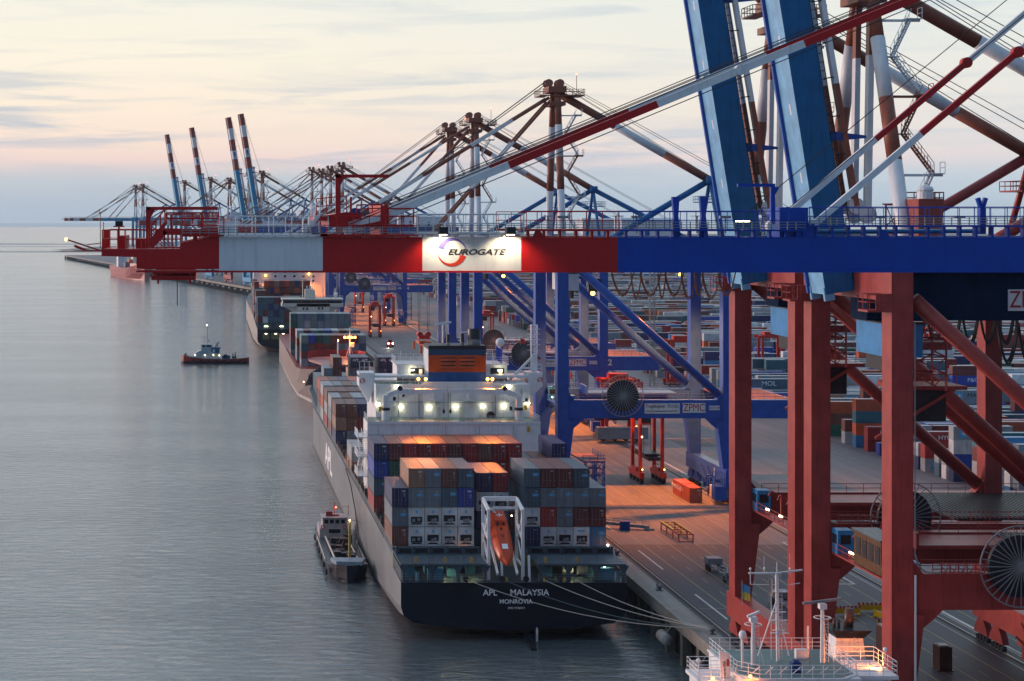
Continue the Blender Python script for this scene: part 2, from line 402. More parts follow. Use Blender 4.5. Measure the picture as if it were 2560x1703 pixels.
for i, s in enumerate(ks):
    p, t, n = edge(s); o = bpy.data.objects.new('quay_fender', FMESH); C.objects.link(o)
    o.location = (p.x, p.y, 2.6 if s < 400 else 3.2); o.rotation_euler = (0, 0, 0 if s < BEND else ANG)
    far = len([z for z in ks if z > 400])
    if s < 400: lab = ['grey cylindrical fender on the near quay wall, closest to the photo bottom', 'grey fender on the near quay wall, middle one of three', 'grey fender on the near quay wall, closest to the dark stern'][i]
    else: lab = 'pale fender on the far piled quay wall, %s from the third ship' % ORDF[i - 3]
    tag(o, lab, 'fender', 'fenders along the quay wall')
# low land across the water and behind the yard
hz = MB()
random.seed(3)
pts = []
x = -3000
for i in range(260):
    x = 900 + i * 28; pts.append((x, 5200, 6 + 10 * random.random() + 6 * math.sin(i * .21)))
for i in range(len(pts) - 1):
    a, b = pts[i], pts[i + 1]
    hz.add([(a[0], a[1], 0), (b[0], b[1], 0), (b[0], b[1], b[2]), (a[0], a[1], a[2]), (a[0], a[1] + 300, a[2]), (b[0], b[1] + 300, b[2])], [(0, 1, 2, 3), (3, 2, 5, 4)])
tag(hz.build('hills', paint('far_trees', (.035, .06, .045))), kind='structure')
ld = MB(); ld.add([(-300, 3300, 3), (9000, 2890, 3), (9000, 7000, 3), (300, 7000, 3)], [(0, 1, 2, 3)])
tag(ld.build('ground', m_ground('far_land', (.06, .075, .06), (.10, .11, .09))), kind='structure')
sb = MB()
for (cx, cy, rx, ry) in ((-380, 3300, 700, 90), (-900, 4300, 900, 160), (-150, 3900, 500, 60)):
    n = 28; vs = [(cx, cy, .35)]; vs += [(cx + rx * math.cos(2 * math.pi * i / n) * (1 + .12 * math.sin(3 * i)), cy + ry * math.sin(2 * math.pi * i / n), .02) for i in range(n)]
    sb.add(vs, [(0, 1 + i, 1 + (i + 1) % n) for i in range(n)])
tag(sb.build('mudflat', flat('mud', (.11, .12, .12), .35)), kind='structure')
# markings and crane rails
mk = MB(); z = QZ + .012
def line(m, x, y0, y1, w=.18, z=z): m.add([(x - w / 2, y0, z), (x + w / 2, y0, z), (x + w / 2, y1, z), (x - w / 2, y1, z)], [(0, 1, 2, 3)])
for xx in (71.5, 76, 80.5, 85, 89.5, 94): line(mk, xx, 150, 1200, .16)
for xx in (73.7, 78.2, 82.7, 87.2, 91.7):
    for k in range(70): line(mk, xx, 200 + k * 9, 203 + k * 9, .13)
for xx in (103, 109, 121): line(mk, xx, 150, 900, .16)
tag(mk.build('road_markings', paint('line_yellow', (.27, .23, .11), rough=.6, scale=.8)), kind='structure')
mw = MB()
for k in range(7): line(mw, 69.6, 205 + k * 34, 221 + k * 34, .28)
for (xx, yy) in ((95.5, 287), (101, 268), (106, 330), (92, 262)):
    for dx in (0, 3.2): line(mw, xx + dx, yy, yy + 9, .3)
    for dy in (0, 9): mw.add([(xx, yy + dy, z), (xx + 3.2, yy + dy, z), (xx + 3.2, yy + dy + .4, z), (xx, yy + dy + .4, z)], [(0, 1, 2, 3)])
line(mw, 100.6, 150, 1100, .5)
tag(mw.build('road_markings', paint('line_white', (.48, .48, .46), rough=.6, scale=.8)), kind='structure')
rl = MB()
for xx in (67, 98.6):
    rl.box(xx - .55, xx + .55, -100, BEND, QZ + .006, QZ + .016); rl.k = 1; rl.box(xx - .08, xx + .08, -100, BEND, QZ + .016, QZ + .14); rl.k = 0
rl.k = 1
for xx in (97.2, 99.9): rl.box(xx - .05, xx + .05, -100, BEND, QZ + .006, QZ + .06)
tag(rl.build('crane_rails', [flat('rail_groove', (.02, .02, .02), .8), flat('rail_steel', (.28, .27, .26), .35, .7)]), kind='structure')
pt = MB()
for (x0, x1, y0, y1) in ((110, 117, 300, 323), (104, 112, 352, 372), (64.5, 97, 246, 294), (112, 126, 420, 436), (64.5, 108, 120, 245.5)):
    pt.add([(x0, y0, QZ + .006), (x1, y0, QZ + .006), (x1, y1, QZ + .006), (x0, y1, QZ + .006)], [(0, 1, 2, 3)])
tag(pt.build('asphalt_patches', m_ground('asphalt_new', (.028, .029, .040), (.052, .052, .066))), kind='structure')
# ------------------------------------------------------------------ ship-to-shore cranes
# local frame of a crane: x = landwards from the waterside rail, y = along the quay, z = above the quay
def lerp(a, b, t): return a + (b - a) * t
def reel(root, x, y, z, rim=True):
    m = MB(); m.k = 0
    m.tube((x, y, z), (x, y + .5, z), 3.05, 28); m.k = 1
    for i in range(32):
        t = 2 * math.pi * i / 32; r1 = 3.95
        m.beam((x + .4 * math.cos(t), y - .16, z + .4 * math.sin(t)), (x + r1 * math.cos(t), y - .1, z + r1 * math.sin(t)), .07, .09)
        if rim:
            t2 = t + 2 * math.pi / 32
            m.beam((x + r1 * math.cos(t), y - .1, z + r1 * math.sin(t)), (x + r1 * math.cos(t2), y - .1, z + r1 * math.sin(t2)), .12, .12)
    m.tube((x, y - .35, z), (x, y + 1.0, z), .45, 12)
    return m.build('cable_reel', [DARK, GREY], root)
def crane_body(root, body, mastv=(7.3, 2.2), house=WHITE, lower_detail=True, plat0=33.2, girder=(43.6, 48.5), twin=False, mats=None):
    V = 11.5; RW = 31.6
    for u in (0, RW):
        for s in (-1, 1):
            v = s * V; m = MB(); e = 1 if u == 0 else -1
            m.box(u - 1.05, u + 1.05, v - 1.25, v + 1.25, 15.6, 49.2)
            m.prism([(u - 1.05 * e, 6.4), (u + 1.05 * e, 6.4), (u + 2.2 * e, 15.6), (u - 1.05 * e, 15.6)], 'y', v - 1.25, v + 1.25)
            m.prism([(u + 1.05 * e, 19.5), (u + 1.05 * e, 21.0), (u + 2.2 * e, 19.5)], 'y', v - .9, v + .9)
            m.build('leg', body, root)
        m = MB(); m.box(u - .95, u + .95, -14.2, 14.2, 3.3, 6.4)
        m.box(u - 1.2, u + 1.2, -1, 1, 2.6, 3.3)
        m.build('sill_beam', body, root)
        for s in (-1, 1):
            for k in (0, 1):
                c = s * (8.8 + 4.4 * k); m = MB()
                m.prism([(c - 2.0, 1.1), (c + 2.0, 1.1), (c + 1.6, 2.0), (c + .5, 3.3), (c - .5, 3.3), (c - 1.6, 2.0)], 'x', u - .4, u + .4); m.k = 1
                for j in (-1.35, -.45, .45, 1.35):
                    m.tube((u - .28, c + j, .5), (u + .28, c + j, .5), .36, 10)
                m.build('bogie', [body, DARK], root)
    for s in (-1, 1):
        m = MB(); v = s * V
        m.box(1.05, RW - 1.05, v - .75, v + .75, 16.0, 19.5); m.box(RW + 1.05, 45.5, v - .75, v + .75, 16.0, 19.5)
        for u, e in ((1.05, 1), (RW - 1.05, -1)):
            m.prism([(u, 13.2), (u + e * 2.2, 15.0), (u + e * 3.2, 16.0), (u, 16.0)], 'y', v - .6, v + .6)
        m.build('portal_beam', body, root)
        m = MB(); m.tube((1.5, v, 46.2), (RW - 1.3, v, 20.2), .78, 12); m.build('brace', body, root, True)
        m = MB(); m.rail([(2.5, v - .7 * s, 19.5), (45.4, v - .7 * s, 19.5)], sp=2.2, r=.04); m.build('railing', body, root)
    # upper cross beams and the main girder
    for u in (0, RW):
        m = MB(); m.box(u - .9, u + .9, -V + 1.25, V - 1.25, 46.0, 49.0); m.build('cross_beam', body, root)
    g0, g1 = girder
    mg = mats or body
    if twin:
        for s in (-1, 1):
            m = MB(); m.box(-2, 60, s * 4.15 - .75, s * 4.15 + .75, g0, g1); m.build('main_girder', mg, root)
    else:
        m = MB(); m.box(.4, 60, -2.3, 2.3, g0, g1); m.box(.4, 60, -2.9, 2.9, g1, g1 + .15); m.build('main_girder', mg, root)
    m = MB()
    for s in (-1, 1): m.rail([(-1.5, s * (4.9 if twin else 2.85), g1 + .15), (60, s * (4.9 if twin else 2.85), g1 + .15)], sp=2.0, r=.04)
    m.build('railing', body, root)
    # machinery house
    m = MB(); m.box(38, 53, -4.2, 4.2, g1 + .4, g1 + 5.2); m.prism([(-4.4, g1 + 5.2), (4.4, g1 + 5.2), (3.4, g1 + 5.9), (-3.4, g1 + 5.9)], 'x', 37.8, 53.2); h = m.build('machinery_house', house, root)
    m = MB(); m.box(44, 45.2, -4.26, -4.2, g1 + .6, g1 + 2.7); m.build('door', body, h)
    # electrical house under the girder
    m = MB(); m.box(.6, 4.2, -7.2, 1.2, 40.2, 43.5); m.k = 1; m.box(.5, 4.3, -7.3, 1.3, 43.5, 43.62); m.box(1.2, 1.5, -6, 0, 38.6, 40.2); m.box(3.1, 3.4, -6, 0, 38.6, 40.2)
    m.build('electrical_house', [MIDBLUE if house is not WHITE else WHITE, DARK], root)
    # mast: two banded tubes, head with sheaves and platform
    vb, vt = mastv
    for s in (-1, 1):
        m = MB(); m.banded((1, s * vb, 49), (1, s * vt, 79), [(.36, 1), (.575, 0), (.785, 1), (1, 0)], lambda a, b: m.tube(a, b, .72 if a.z < 70 else .66, 12))
        m.build('mast_leg', [BROWN, WHITE], root, True)
    m = MB(); m.box(-.6, 2.4, -vt - 1.2, vt + 1.2, 76.4, 77.2); m.box(-.9, 2.6, -vt - .9, vt + .9, 79, 80.2)
    for s in (-1, 1):
        for uu in (-.5, 1.7): m.tube((uu, s * 1.2 - .25, 81), (uu, s * 1.2 + .25, 80.8), .8, 14)
    m.build('mast_head', BROWN, root)
    m = MB(); m.box(-.9, 2.6, -vt - .85, -vt - .4, 78.25, 78.45); m.box(2.6, 6.2, -vt - .8, vt + .8, 78.3, 78.5); m.rail([(2.6, -vt - .8, 78.5), (6.2, -vt - .8, 78.5), (6.2, vt + .8, 78.5), (2.6, vt + .8, 78.5)], sp=1.2, r=.05)
    m.box(-2.6, -.9, -vt - .8, vt + .8, 78.3, 78.5); m.rail([(-.9, -vt - .8, 78.5), (-2.6, -vt - .8, 78.5), (-2.6, vt + .8, 78.5), (-.9, vt + .8, 78.5)], sp=1.2, r=.05)
    m.tube((5.2, 0, 78.5), (5.2, 0, 82.6), .06, 5)
    m.build('mast_platform', BROWN, root)
    lamp('beacon', root, (5.2, 0, 82.8), (1, .1, .05), 0, .16, glowmat=L_RED)
    # backstay to the node over the landside rail, then struts down to the girder
    m = MB(); m.banded((1.5, 0, 79), (RW, 0, 61.8), [(.375, 0), (.70, 1), (1, 0)], lambda a, b: m.tube(a, b, .78, 12)); m.build('backstay', [BROWN, WHITE], root, True)
    bb = paint('strut_blue', (.01, .12, .32)) if body is not RED else RED
    m = MB(); m.tube((RW, 0, 61.8), (9, 0, g1), .62, 10); m.tube((RW, 0, 61.8), (57, 0, g1), .62, 10)
    for s in (-1, 1): m.tube((RW, 0, 61.8), (RW, s * 8, 49), .4, 8)
    m.box(RW - 1, RW + 1, -1, 1, 61, 62.6)
    m.build('rear_strut', bb, root, True)
    m = MB(); m.box(RW - 2.5, RW + 2.5, -3, 3, 57.3, 57.5); m.rail([(RW - 2.5, -3, 57.5), (RW + 2.5, -3, 57.5), (RW + 2.5, 3, 57.5), (RW - 2.5, 3, 57.5), (RW - 2.5, -3, 57.5)], sp=1.5, r=.05); m.build('strut_platform', bb, root)
    m = MB()
    for s in (-1, 1): m.tube((1.5, s * 1.2, 81.5), (52, s * 1.5, g1 + 5), .05, 4); m.tube((1.5, s * .5, 81), (46, s * .8, g1 + 5), .05, 4)
    m.build('hoist_rope', ROPE, root)
    # zigzag stairs up the mast
    m = MB(); zz = [50, 54.6, 58.6, 62.6, 66.6, 70.6, 74.6]
    for i in range(len(zz) - 1):
        t0, t1 = (zz[i] - 49) / 30, (zz[i + 1] - 49) / 30; v0, v1 = -lerp(vb, vt, t0), -lerp(vb, vt, t1)
        a, b = (4.6, 2.2) if i % 2 == 0 else (2.2, 4.6)
        m.k = 1 if (i // 2) % 2 == 0 else 0
        m.stair((a, v0, zz[i]), (b, v1, zz[i + 1]), .8, (0, 1, 0), 14, .035)
        m.box(1.2, 2.8, v1 - .6, v1 + .6, zz[i + 1] - .1, zz[i + 1]) if i % 2 == 0 else m.box(4.0, 5.6, v1 - .6, v1 + .6, zz[i + 1] - .1, zz[i + 1])
        if i % 2: m.rail([(5.6, v1 - .6, zz[i + 1]), (5.6, v1 + .6, zz[i + 1])], sp=1.2, r=.04); m.beam((1.5, v1, zz[i + 1] - .2), (5.6, v1, zz[i + 1] - .2), .25, .25)
    m.build('mast_stair', [BROWN, WHITE], root)
    if lower_detail:
        # hatch platform between the portal beams, landside
        m = MB(); m.box(plat0, 45, -8 if plat0 < 30 else -10.7, 10.7, 19.2, 19.4); m.k = 1
        for i in range(int((45 - plat0) / .54)): m.box(plat0 + i * .54, plat0 + .2 + i * .54, -8 if plat0 < 30 else -10.7, 10.7, 19.4, 19.5)
        m.build('hatch_platform', [paint('platform_brown', (.16, .075, .05), scale=.3, dirt=.5), paint('platform_rib', (.10, .055, .04))] if plat0 > 30 else [paint('platform_slate', (.03, .04, .045), scale=.3, dirt=.5), paint('platform_slate_rib', (.015, .02, .024))], root)
        m = MB()
        m.box(8, 26, 4, 10.7, 18.9, 19.3); m.box(8, 8.3, 4, 10.7, 19.3, 20.6); m.build('deck_platform', body, root)
        reel(root, 11.3, -13.1, 20.4)
        # access towers at the waterside and landside corners
        for (uu, vv) in ((RW + 2.4, -9.5),):
            m = MB(); m.truss((uu, vv, 2.2), (uu, vv, 15.6), 2.2, 5, .09)
            for k in range(3): m.box(uu - 1.3, uu + 1.3, vv - 1.5, vv + 1.5, 4.2 + 4 * k, 4.3 + 4 * k); m.rail([(uu - 1.3, vv - 1.5, 4.3 + 4 * k), (uu + 1.3, vv - 1.5, 4.3 + 4 * k), (uu + 1.3, vv + 1.5, 4.3 + 4 * k)], sp=1.3)
            m.build('access_tower', body, root)
        # drive machinery and cable gear low on the landside sill
        m = MB()
        for k in range(7):
            y = -12 + k * 1.5; m.box(RW - 2.1, RW - 1.0, y, y + .9, 1.6 + .5 * (k % 3), 3.4 + .7 * (k % 2)); m.tube((RW - 1.6, y + .4, 3), (RW - 2.6, y + 1.4, 4.2 + k % 3), .12, 6)
        m.box(RW - 3.4, RW - 1.2, -15.6, -13.2, .8, 3.4); m.truss((RW - 2.4, -14.4, 3.4), (RW - 2.4, -14.4, 6), 1.8, 2, .07)
        m.build('drive_unit', body, root)
        m = MB(); m.box(RW - 3.0, RW - 1.4, -12.4, -10.6, .9, 3.1); m.build('control_cabin', WHITE, root)
        # walkway along the waterside with gates and cabins
        m = MB(); m.box(1.15, 2.7, -10.2, 10.2, 17.3, 17.5); m.rail([(1.2, -10.2, 17.5), (1.2, 10.2, 17.5)], sp=1.7, r=.05)
        for k in range(4):
            y = -7 + k * 3.4; m.beam((2.6, y, 17.5), (2.6, y, 20.1), .3, .3); m.beam((2.6, y, 20.1), (1.3, y, 20.8), .3, .25); m.beam((1.3, y, 20.8), (1.0, y, 20.2), .2, .2)
        w_ = m.build('walkway', body, root)
        for y in (-6.0, -1.0, 4.0): MB().box(1.2, 1.35, y, y + 1.1, 18.3, 18.42).build('tube_light', L_COOL, w_)
        for y in (8.4, -10.0):
            m = MB(); m.box(1.2, 2.9, y, y + 1.9, 17.5, 20.1); m.k = 1; m.box(1.14, 1.2, y + .3, y + 1.6, 18.6, 19.6); m.box(1.5, 2.6, y - .05, y, 18.6, 19.6)
            m.build('checker_cabin', [MIDBLUE, GLASS], root)
    # trolley and operator's cab under the girder
    return root
def boom_lowered(root, boom, stripes, w0=44.4, w1=48.4, end=-70, stay=True, half=2.2):
    m = MB(); u = -1.8
    for L_, k in stripes:
        m.k = k; m.box(max(u - L_, end), u, -half, half, w0, w1); u -= L_
        if u <= end: break
    m.build('boom', boom, root)
    m = MB()
    for s in (-1, 1): m.rail([(-2, s * half, w1), (end, s * half, w1)], sp=2.2, r=.04)
    m.box(end - 2.5, end, -2, 2, w0 + 1, w0 + 1.3); m.rail([(end, -2, w0 + 1.3), (end - 2.5, -2, w0 + 1.3), (end - 2.5, 2, w0 + 1.3), (end, 2, w0 + 1.3)], sp=1.2)
    m.build('boom_railing', boom[-1] if isinstance(boom, list) else boom, root)
    for s in (-1, 1):
        m = MB(); m.banded((-.6, s * 1.9, 78), (-48.5, s * 1.9, w1), [(.15, 0), (.32, 1), (.52, 0), (.70, 1), (.87, 0), (1, 1)], lambda a, b: m.beam(a, b, .5, .62)); m.build('outer_forestay', [BROWN, WHITE], root)
        m = MB(); m.banded((-.4, s * 1.9, 77.4), (-26, s * 1.9, w1), [(.28, 0), (.60, 1), (.95, 0), (1, 1)], lambda a, b: m.beam(a, b, .42, .5)); m.build('inner_forestay', [BROWN, WHITE], root)
    m = MB()
    for s in (-1, 1):
        m.tube((-.6, s * .8, 81.6), (-44, s * 1.0, w1 + 1), .06, 4); m.tube((-.6, s * .4, 81.0), (-44, s * .6, w1 + .8), .06, 4)
    m.build('boom_rope', ROPE, root)
def boom_raised(root, mats, stripes, side_depth=3.0, half=2.35, length=74, sl=.158, logo=False):
    """boom folded up: a box girder standing almost upright on its hinge; mats[0] sides, mats[1] underside"""
    d = Vector((-sl, 0, 1)).normalized(); n = Vector((d.z, 0, -d.x)); b0 = Vector((-2.35, 0, 46.5))
    m = MB(); t = 0.0
    for L_, k in stripes:
        a, b = b0 + d * t, b0 + d * min(t + L_, length); t += L_; h = n * (side_depth / 2)
        vs = [c + h * i + Vector((0, half * j, 0)) for c in (a, b) for i, j in ((-1, -1), (1, -1), (1, 1), (-1, 1))]
        m.k = k; m.add(vs, [(3, 2, 1, 0), (4, 5, 6, 7), (0, 1, 5, 4), (1, 2, 6, 5), (2, 3, 7, 6)])
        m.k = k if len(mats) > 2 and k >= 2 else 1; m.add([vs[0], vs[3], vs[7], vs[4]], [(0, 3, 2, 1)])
        if t >= length: break
    # hinge feet
    m.k = 1
    for j in (-half + .3, half - .3):
        c = b0 - n * (side_depth / 2 - .5) + Vector((0, j, -.7)); m.beam(c, c + d * 1.4, 1.0, .5)
    boom = m.build('boom', mats, root)
    # flange, manholes down the underside, rail on the back
    m = MB(); o = -n * (side_depth / 2 + .16)
    m.beam(b0 + o + Vector((0, half, 0)), b0 + o + d * length + Vector((0, half, 0)), .34, .45)
    m.build('flange', BLUE if mats[0] is not TEAL else TEAL, root)
    m = MB(); o = -n * (side_depth / 2 + .012)
    for k in range(9):
        m = MB(); c = b0 + o + d * (5 + k * 7.2) + Vector((0, -.5, 0))
        m.beam(c - d * .55, c + d * .55, .42, .02, up=n); m.build('manhole', WHITE, root)
    m = MB(); o = n * (side_depth / 2 + .35); y0 = -half + .2
    m.ladder(b0 + o + d * 1 + Vector((0, y0, 0)), b0 + o + d * (length - 3) + Vector((0, y0, 0)), .5, n, .9, .05)
    for k in range(18):
        c = b0 + o + d * (2 + k * 4) + Vector((0, y0, 0)); m.beam(c, c + n * 1.0, .12, .12)
    m.build('boom_ladder', DARK, root)
    # inner stays folded: one pair along the boom's back, one pair hanging from the mast head
    for s in (-1, 1):
        a = b0 + n * (side_depth / 2 + 1.7) + d * 8.5 + Vector((0, s * 1.7, 0)); b = b0 + n * (side_depth / 2 + 1.5) + d * 37 + Vector((0, s * 1.7, 0))
        m = MB(); m.banded(a, b, [(.45, 0), (1, 1)], lambda p, q: m.beam(p, q, .5, .9, up=(0, 1, 0))); m.tube(a + Vector((0, -.3, 0)), a + Vector((0, .3, 0)), .85, 12)
        m.tube(b + Vector((0, -.3, 0)), b + Vector((0, .3, 0)), .8, 12); m.build('folded_stay', [BROWN, WHITE], root)
        a2 = Vector((-.2 + 1.2, s * 1.9, 78)); b2 = Vector((-.6 + 1.2, s * 1.9, 54.5))
        m = MB(); m.banded(a2, b2, [(.30, 0), (1, 1)], lambda p, q: m.beam(p, q, .55, .95, up=(0, 1, 0))); m.tube(b2 + Vector((0, -.3, 0)), b2 + Vector((0, .3, 0)), .9, 12); m.build('hanging_stay', [BROWN, WHITE], root)
        m = MB(); c = b0 + d * (16 if s < 0 else 34) + n * (side_depth / 2); m.prism([(c.x, c.z - .5), (c.x + 4.2, c.z - .1), (c.x + 4.2, c.z + .1), (c.x, c.z + .6)], 'y', -1.7 + s * .2, -1.1 + s * .2); m.build('stay_cradle', BLUE, root)
    # cage tower by the hinge
    m = MB(); m.truss((3.6, -3.4, 49), (3.6, -3.4, 55.5), 2.4, 3, .1)
    for zz in (52.3, 55.5): m.box(2.2, 7.2, -5, -1.8, zz, zz + .15); m.rail([(2.2, -5, zz + .15), (7.2, -5, zz + .15), (7.2, -1.8, zz + .15)], sp=1, r=.06)
    for k in range(7): m.tube((4.4 + k * .45, -5, 49), (4.4 + k * .45, -5, 55.5), .07, 4)
    m.build('hinge_tower', RED if mats[0] is not TEAL else TEAL, root)
    m = MB()
    for s in (-1, 1): m.tube((-.6, s * .8, 81.4), b0 + d * (length - 6) + n * 2 + Vector((0, s, 0)), .06, 4)
    m.build('boom_rope', ROPE, root)
    return boom
def trolley(root, u, z, body=BLUE, cab=True, light=True):
    m = MB(); m.box(u - 3, u + 3, -3.4, 3.4, z - 1.3, z - .7); m.box(u - 2.8, u - 2.2, -3.6, 3.6, z - .7, z + .2); m.box(u + 2.2, u + 2.8, -3.6, 3.6, z - .7, z + .2)
    m.rail([(u - 3, -3.4, z - 1.3), (u + 3, -3.4, z - 1.3), (u + 3, 3.4, z - 1.3)], sp=1.5); t = m.build('trolley', body, root)
    if cab:
        m = MB(); m.box(u + 2.8, u + 5.2, -1.2, 1.2, z - 3.8, z - 1.3); m.k = 1; m.box(u + 2.75, u + 2.8, -1, 1, z - 3.4, z - 1.9); m.box(u + 3, u + 5, -1.25, -1.2, z - 3.3, z - 1.8); m.k = 0
        m.beam((u + 2.2, -1.3, z - 3.8), (u + 2.8, -1.3, z - 1.3), .1, .1)
        m.build('operator_cab', [DARK, GLASS], root)
NEWCR = []
# --- red cranes with raised blue booms
def red_crane(name, lab, y):
    r = thing(name, lab, 'crane', (67, y, QZ), 0, 'quayside container cranes'); crane_body(r, RED, mastv=(12, 1.4), house=RED, plat0=19, mats=paint('girder_dark_blue', (.008, .02, .05), rough=.85, spec=.03))
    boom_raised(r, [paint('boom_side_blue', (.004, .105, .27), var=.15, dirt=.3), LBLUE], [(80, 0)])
    # platform at the waterside leg tops, dark trolley girder with hanging cables
    for s in (-1, 1):
        m = MB(); m.box(-3.4, -1.05, s * 11.5 - 1.3, s * 11.5 + 1.3, 45.0, 45.2); m.rail([(-1.1, s * 11.5 - 1.3, 45.2), (-3.4, s * 11.5 - 1.3, 45.2), (-3.4, s * 11.5 + 1.3, 45.2), (-1.1, s * 11.5 + 1.3, 45.2)], sp=1.2, r=.05, h=1.5)
        m.box(-2.6, -1.06, s * 11.5 - 1.3, s * 11.5 - 1.2, 45.2, 46.8); m.build('leg_platform', RED, r)
    m = MB(); m.box(1.3, 3.7, -13.4, -10.2, 49.2, 56.0); ch_ = m.build('cable_house', paint('house_salmon', (.26, .06, .045)), r)
    m = MB(); m.tube((2.5, -12, 56), (2.5, -12, 56.7), .75, 14); m.sphere((2.5, -12, 56.9), .8, 12, 6, .6); m.build('roof_vent', WHITE, ch_)
    m = MB(); m.tube((1.22, -12.85, 7), (1.22, -12.85, 19.5), .12, 8); m.build('leg_pipe', WHITE, r)
    m = MB(); m.tube((1.18, -12.85, 21.5), (1.18, -12.85, 44), .06, 6); m.path([(1.18, -12.85, 21.5), (1.5, -12.85, 20.4), (2.2, -12.85, 19.8), (3.6, -12.85, 19.7)], .1, 6); m.ladder((1.3, -10.4, 20), (1.3, -10.4, 45), .6, (0, 1, 0), .5, .04); m.build('leg_cable', GREY, r)
    m = MB(); m.rail([(3, -12.6, 19.5), (8, -12.6, 19.5)], sp=.9, r=.05); m.truss((3.5, -13.2, 20.2), (7.6, -13.2, 20.2), .8, 5, .05); m.build('reel_gantry', RED, r)
    m = MB()
    for k in range(14):
        u0 = 13.5 + k * 2.1; n = 9; a = Vector((u0, -3.2, 43.4)); b = Vector((u0 + 2.1, -3.2, 43.4))
        pts = [a.lerp(b, j / n) + Vector((0, 0, -4.2 * (1 - (2 * j / n - 1) ** 2))) for j in range(n + 1)]
        for o in (0, .25): m.path([p + Vector((0, o, o)) for p in pts], .13, 5)
    m.build('festoon_cable', BLACK, r)
    m = MB(); m.box(3.5, 9, -2.7, 2.7, 40.6, 41.4); m.truss((6, -2.4, 36.5), (6, -2.4, 43.5), 3.6, 4, .12); m.rail([(3.5, -2.7, 37), (9.5, -2.7, 37)], sp=1.2); m.box(3.3, 10.5, -2.9, 2.5, 36.5, 36.9)
    m.beam((1.2, -2.6, 31.5), (9.5, -2.6, 36.7), .35, .3); m.build('trolley_tower', RED, r)
    m = MB(); m.box(4.2, 8.6, -2.2, .6, 33.2, 36.4); m.k = 1; m.box(4.5, 6.3, -2.26, -2.2, 34, 36); m.build('operator_cab', [DARK, GLASS], r)
    return r
R1 = red_crane('gantry_crane', 'red crane with raised blue boom, farther of the two red cranes', 213)
R2 = copy_tree(R1); R2.location.y = 184.5; R2['label'] = 'red crane with raised blue boom, nearer of the two red cranes'
SIGNW = paint('sign_white', (.60, .64, .66), var=.04, dirt=.1); SIGNR = flat('sign_red', (.30, .012, .02)); SIGNB = flat('sign_blue', (.02, .05, .25)); SIGNK = flat('sign_black', (.015, .015, .02))
def sign(root, x, y, z, w, h, txts, name='sign', bg=None):
    m = MB(); m.box(x - w / 2, x + w / 2, y - .06, y, z - h / 2, z + h / 2); b = m.build(name, bg or SIGNW, root)
    for (s, hh, dx, dz, mat, wide) in txts: text(s, hh, mat, b, (x + dx, y - .085, z + dz), wide=wide)
    return b
m = MB(); m.box(1.0, 3.3, -4.6, 3, 17.7, 21.2); m.k = 1
for k in range(4): m.box(.95, 1.0, -4.3 + k * 1.8, -3.1 + k * 1.8, 18.8, 20.6)
for k in range(2): m.box(1.25 + k * 1.05, 2.0 + k * 1.05, -4.66, -4.6, 18.3, 20.7)
m.k = 2; m.box(.8, 3.5, -4.8, 3.2, 21.2, 21.35)
m.build('storage_hut', [paint('hut_wood', (.10, .048, .02), dirt=.5, scale=2, var=.4), DARK, paint('hut_roof', (.10, .11, .12), scale=2, var=.5)], R2)
sign(R2, 17.5, -2.35, 45.7, 5.2, 2.2, [('ZPMC', 1.75, 0, 0, SIGNR, .75)])
# --- blue cranes with lowered booms
def crane_blue():
    r = thing('gantry_crane', 'x', 'crane', (67, 350.5, QZ), 0, 'quayside container cranes'); crane_body(r, BLUE)
    boom_lowered(r, [BLUE, REDBOOM, WHITE], [(40, 0), (10, 1), (10, 2), (10, 1)])
    sign(r, 19.0, -12.3, 17.9, 6.7, 1.95, [('Tragfähigkeit  75/103t', .62, 0, .42, SIGNK, .8), ('einschl. Lastaufnahmemittel   Baujahr 2001', .30, 0, -.5, SIGNK, .8)], 'capacity_sign')
    sign(r, 25.1, -12.3, 18.0, 4.3, 1.85, [('ZPMC', 1.45, 0, 0, SIGNR, .76)], 'maker_sign')
    sign(r, 29.0, -12.3, 18.0, 2.0, .85, [('ALSTOM', .42, 0, 0, SIGNB, .85)], 'supplier_sign')
    trolley(r, 4.6, 43.6)
    lamp('cab_floodlight', r, (8.4, 0, 39.4), SOD, 95000, .45, spot=140, blend=1, r=.6)
    lamp('girder_floodlight', r, (25, -2.5, 43.2), SOD, 190000, .3, spot=135, blend=1, r=.6)
    m = MB(); m.box(2.2, 6.4, -20, -9, 8.6, 8.85); m.truss((5.6, -19.2, .2), (5.6, -19.2, 8.6), 1.5, 4, .1); m.truss((2.8, -19.2, 6.8), (5.8, -19.2, 6.8), 1.4, 2, .08); m.truss((5.6, -10, .2), (5.6, -10, 8.6), 1.5, 4, .1)
    m.rail([(2.2, -20, 8.85), (6.4, -20, 8.85), (6.4, -9, 8.85)], sp=1.4, r=.05); m.build('lashing_platform', [BLUE], r)
    m = MB(); m.box(2.3, 6.3, -19.9, -9.1, 8.86, 8.9); m.build('platform_floor', paint('platform_brown', (.16, .075, .05)), r)
    return r
B1 = crane_blue()
PROTO_KIDS = [o for o in bpy.data.objects if o.parent == B1]
tag(B1, 'nearest blue crane, marked 1 and with the big cable reel, behind the ship superstructure')
def digit(root, s):
    text(s, 1.5, SIGNW, root, (30.6, -6.5, 4.9), rot=(90, 0, -90), bold=.03, name='number')
    text(s, 1.5, SIGNW, root, (33.1, -12.85, 18.0), bold=.03, name='number')
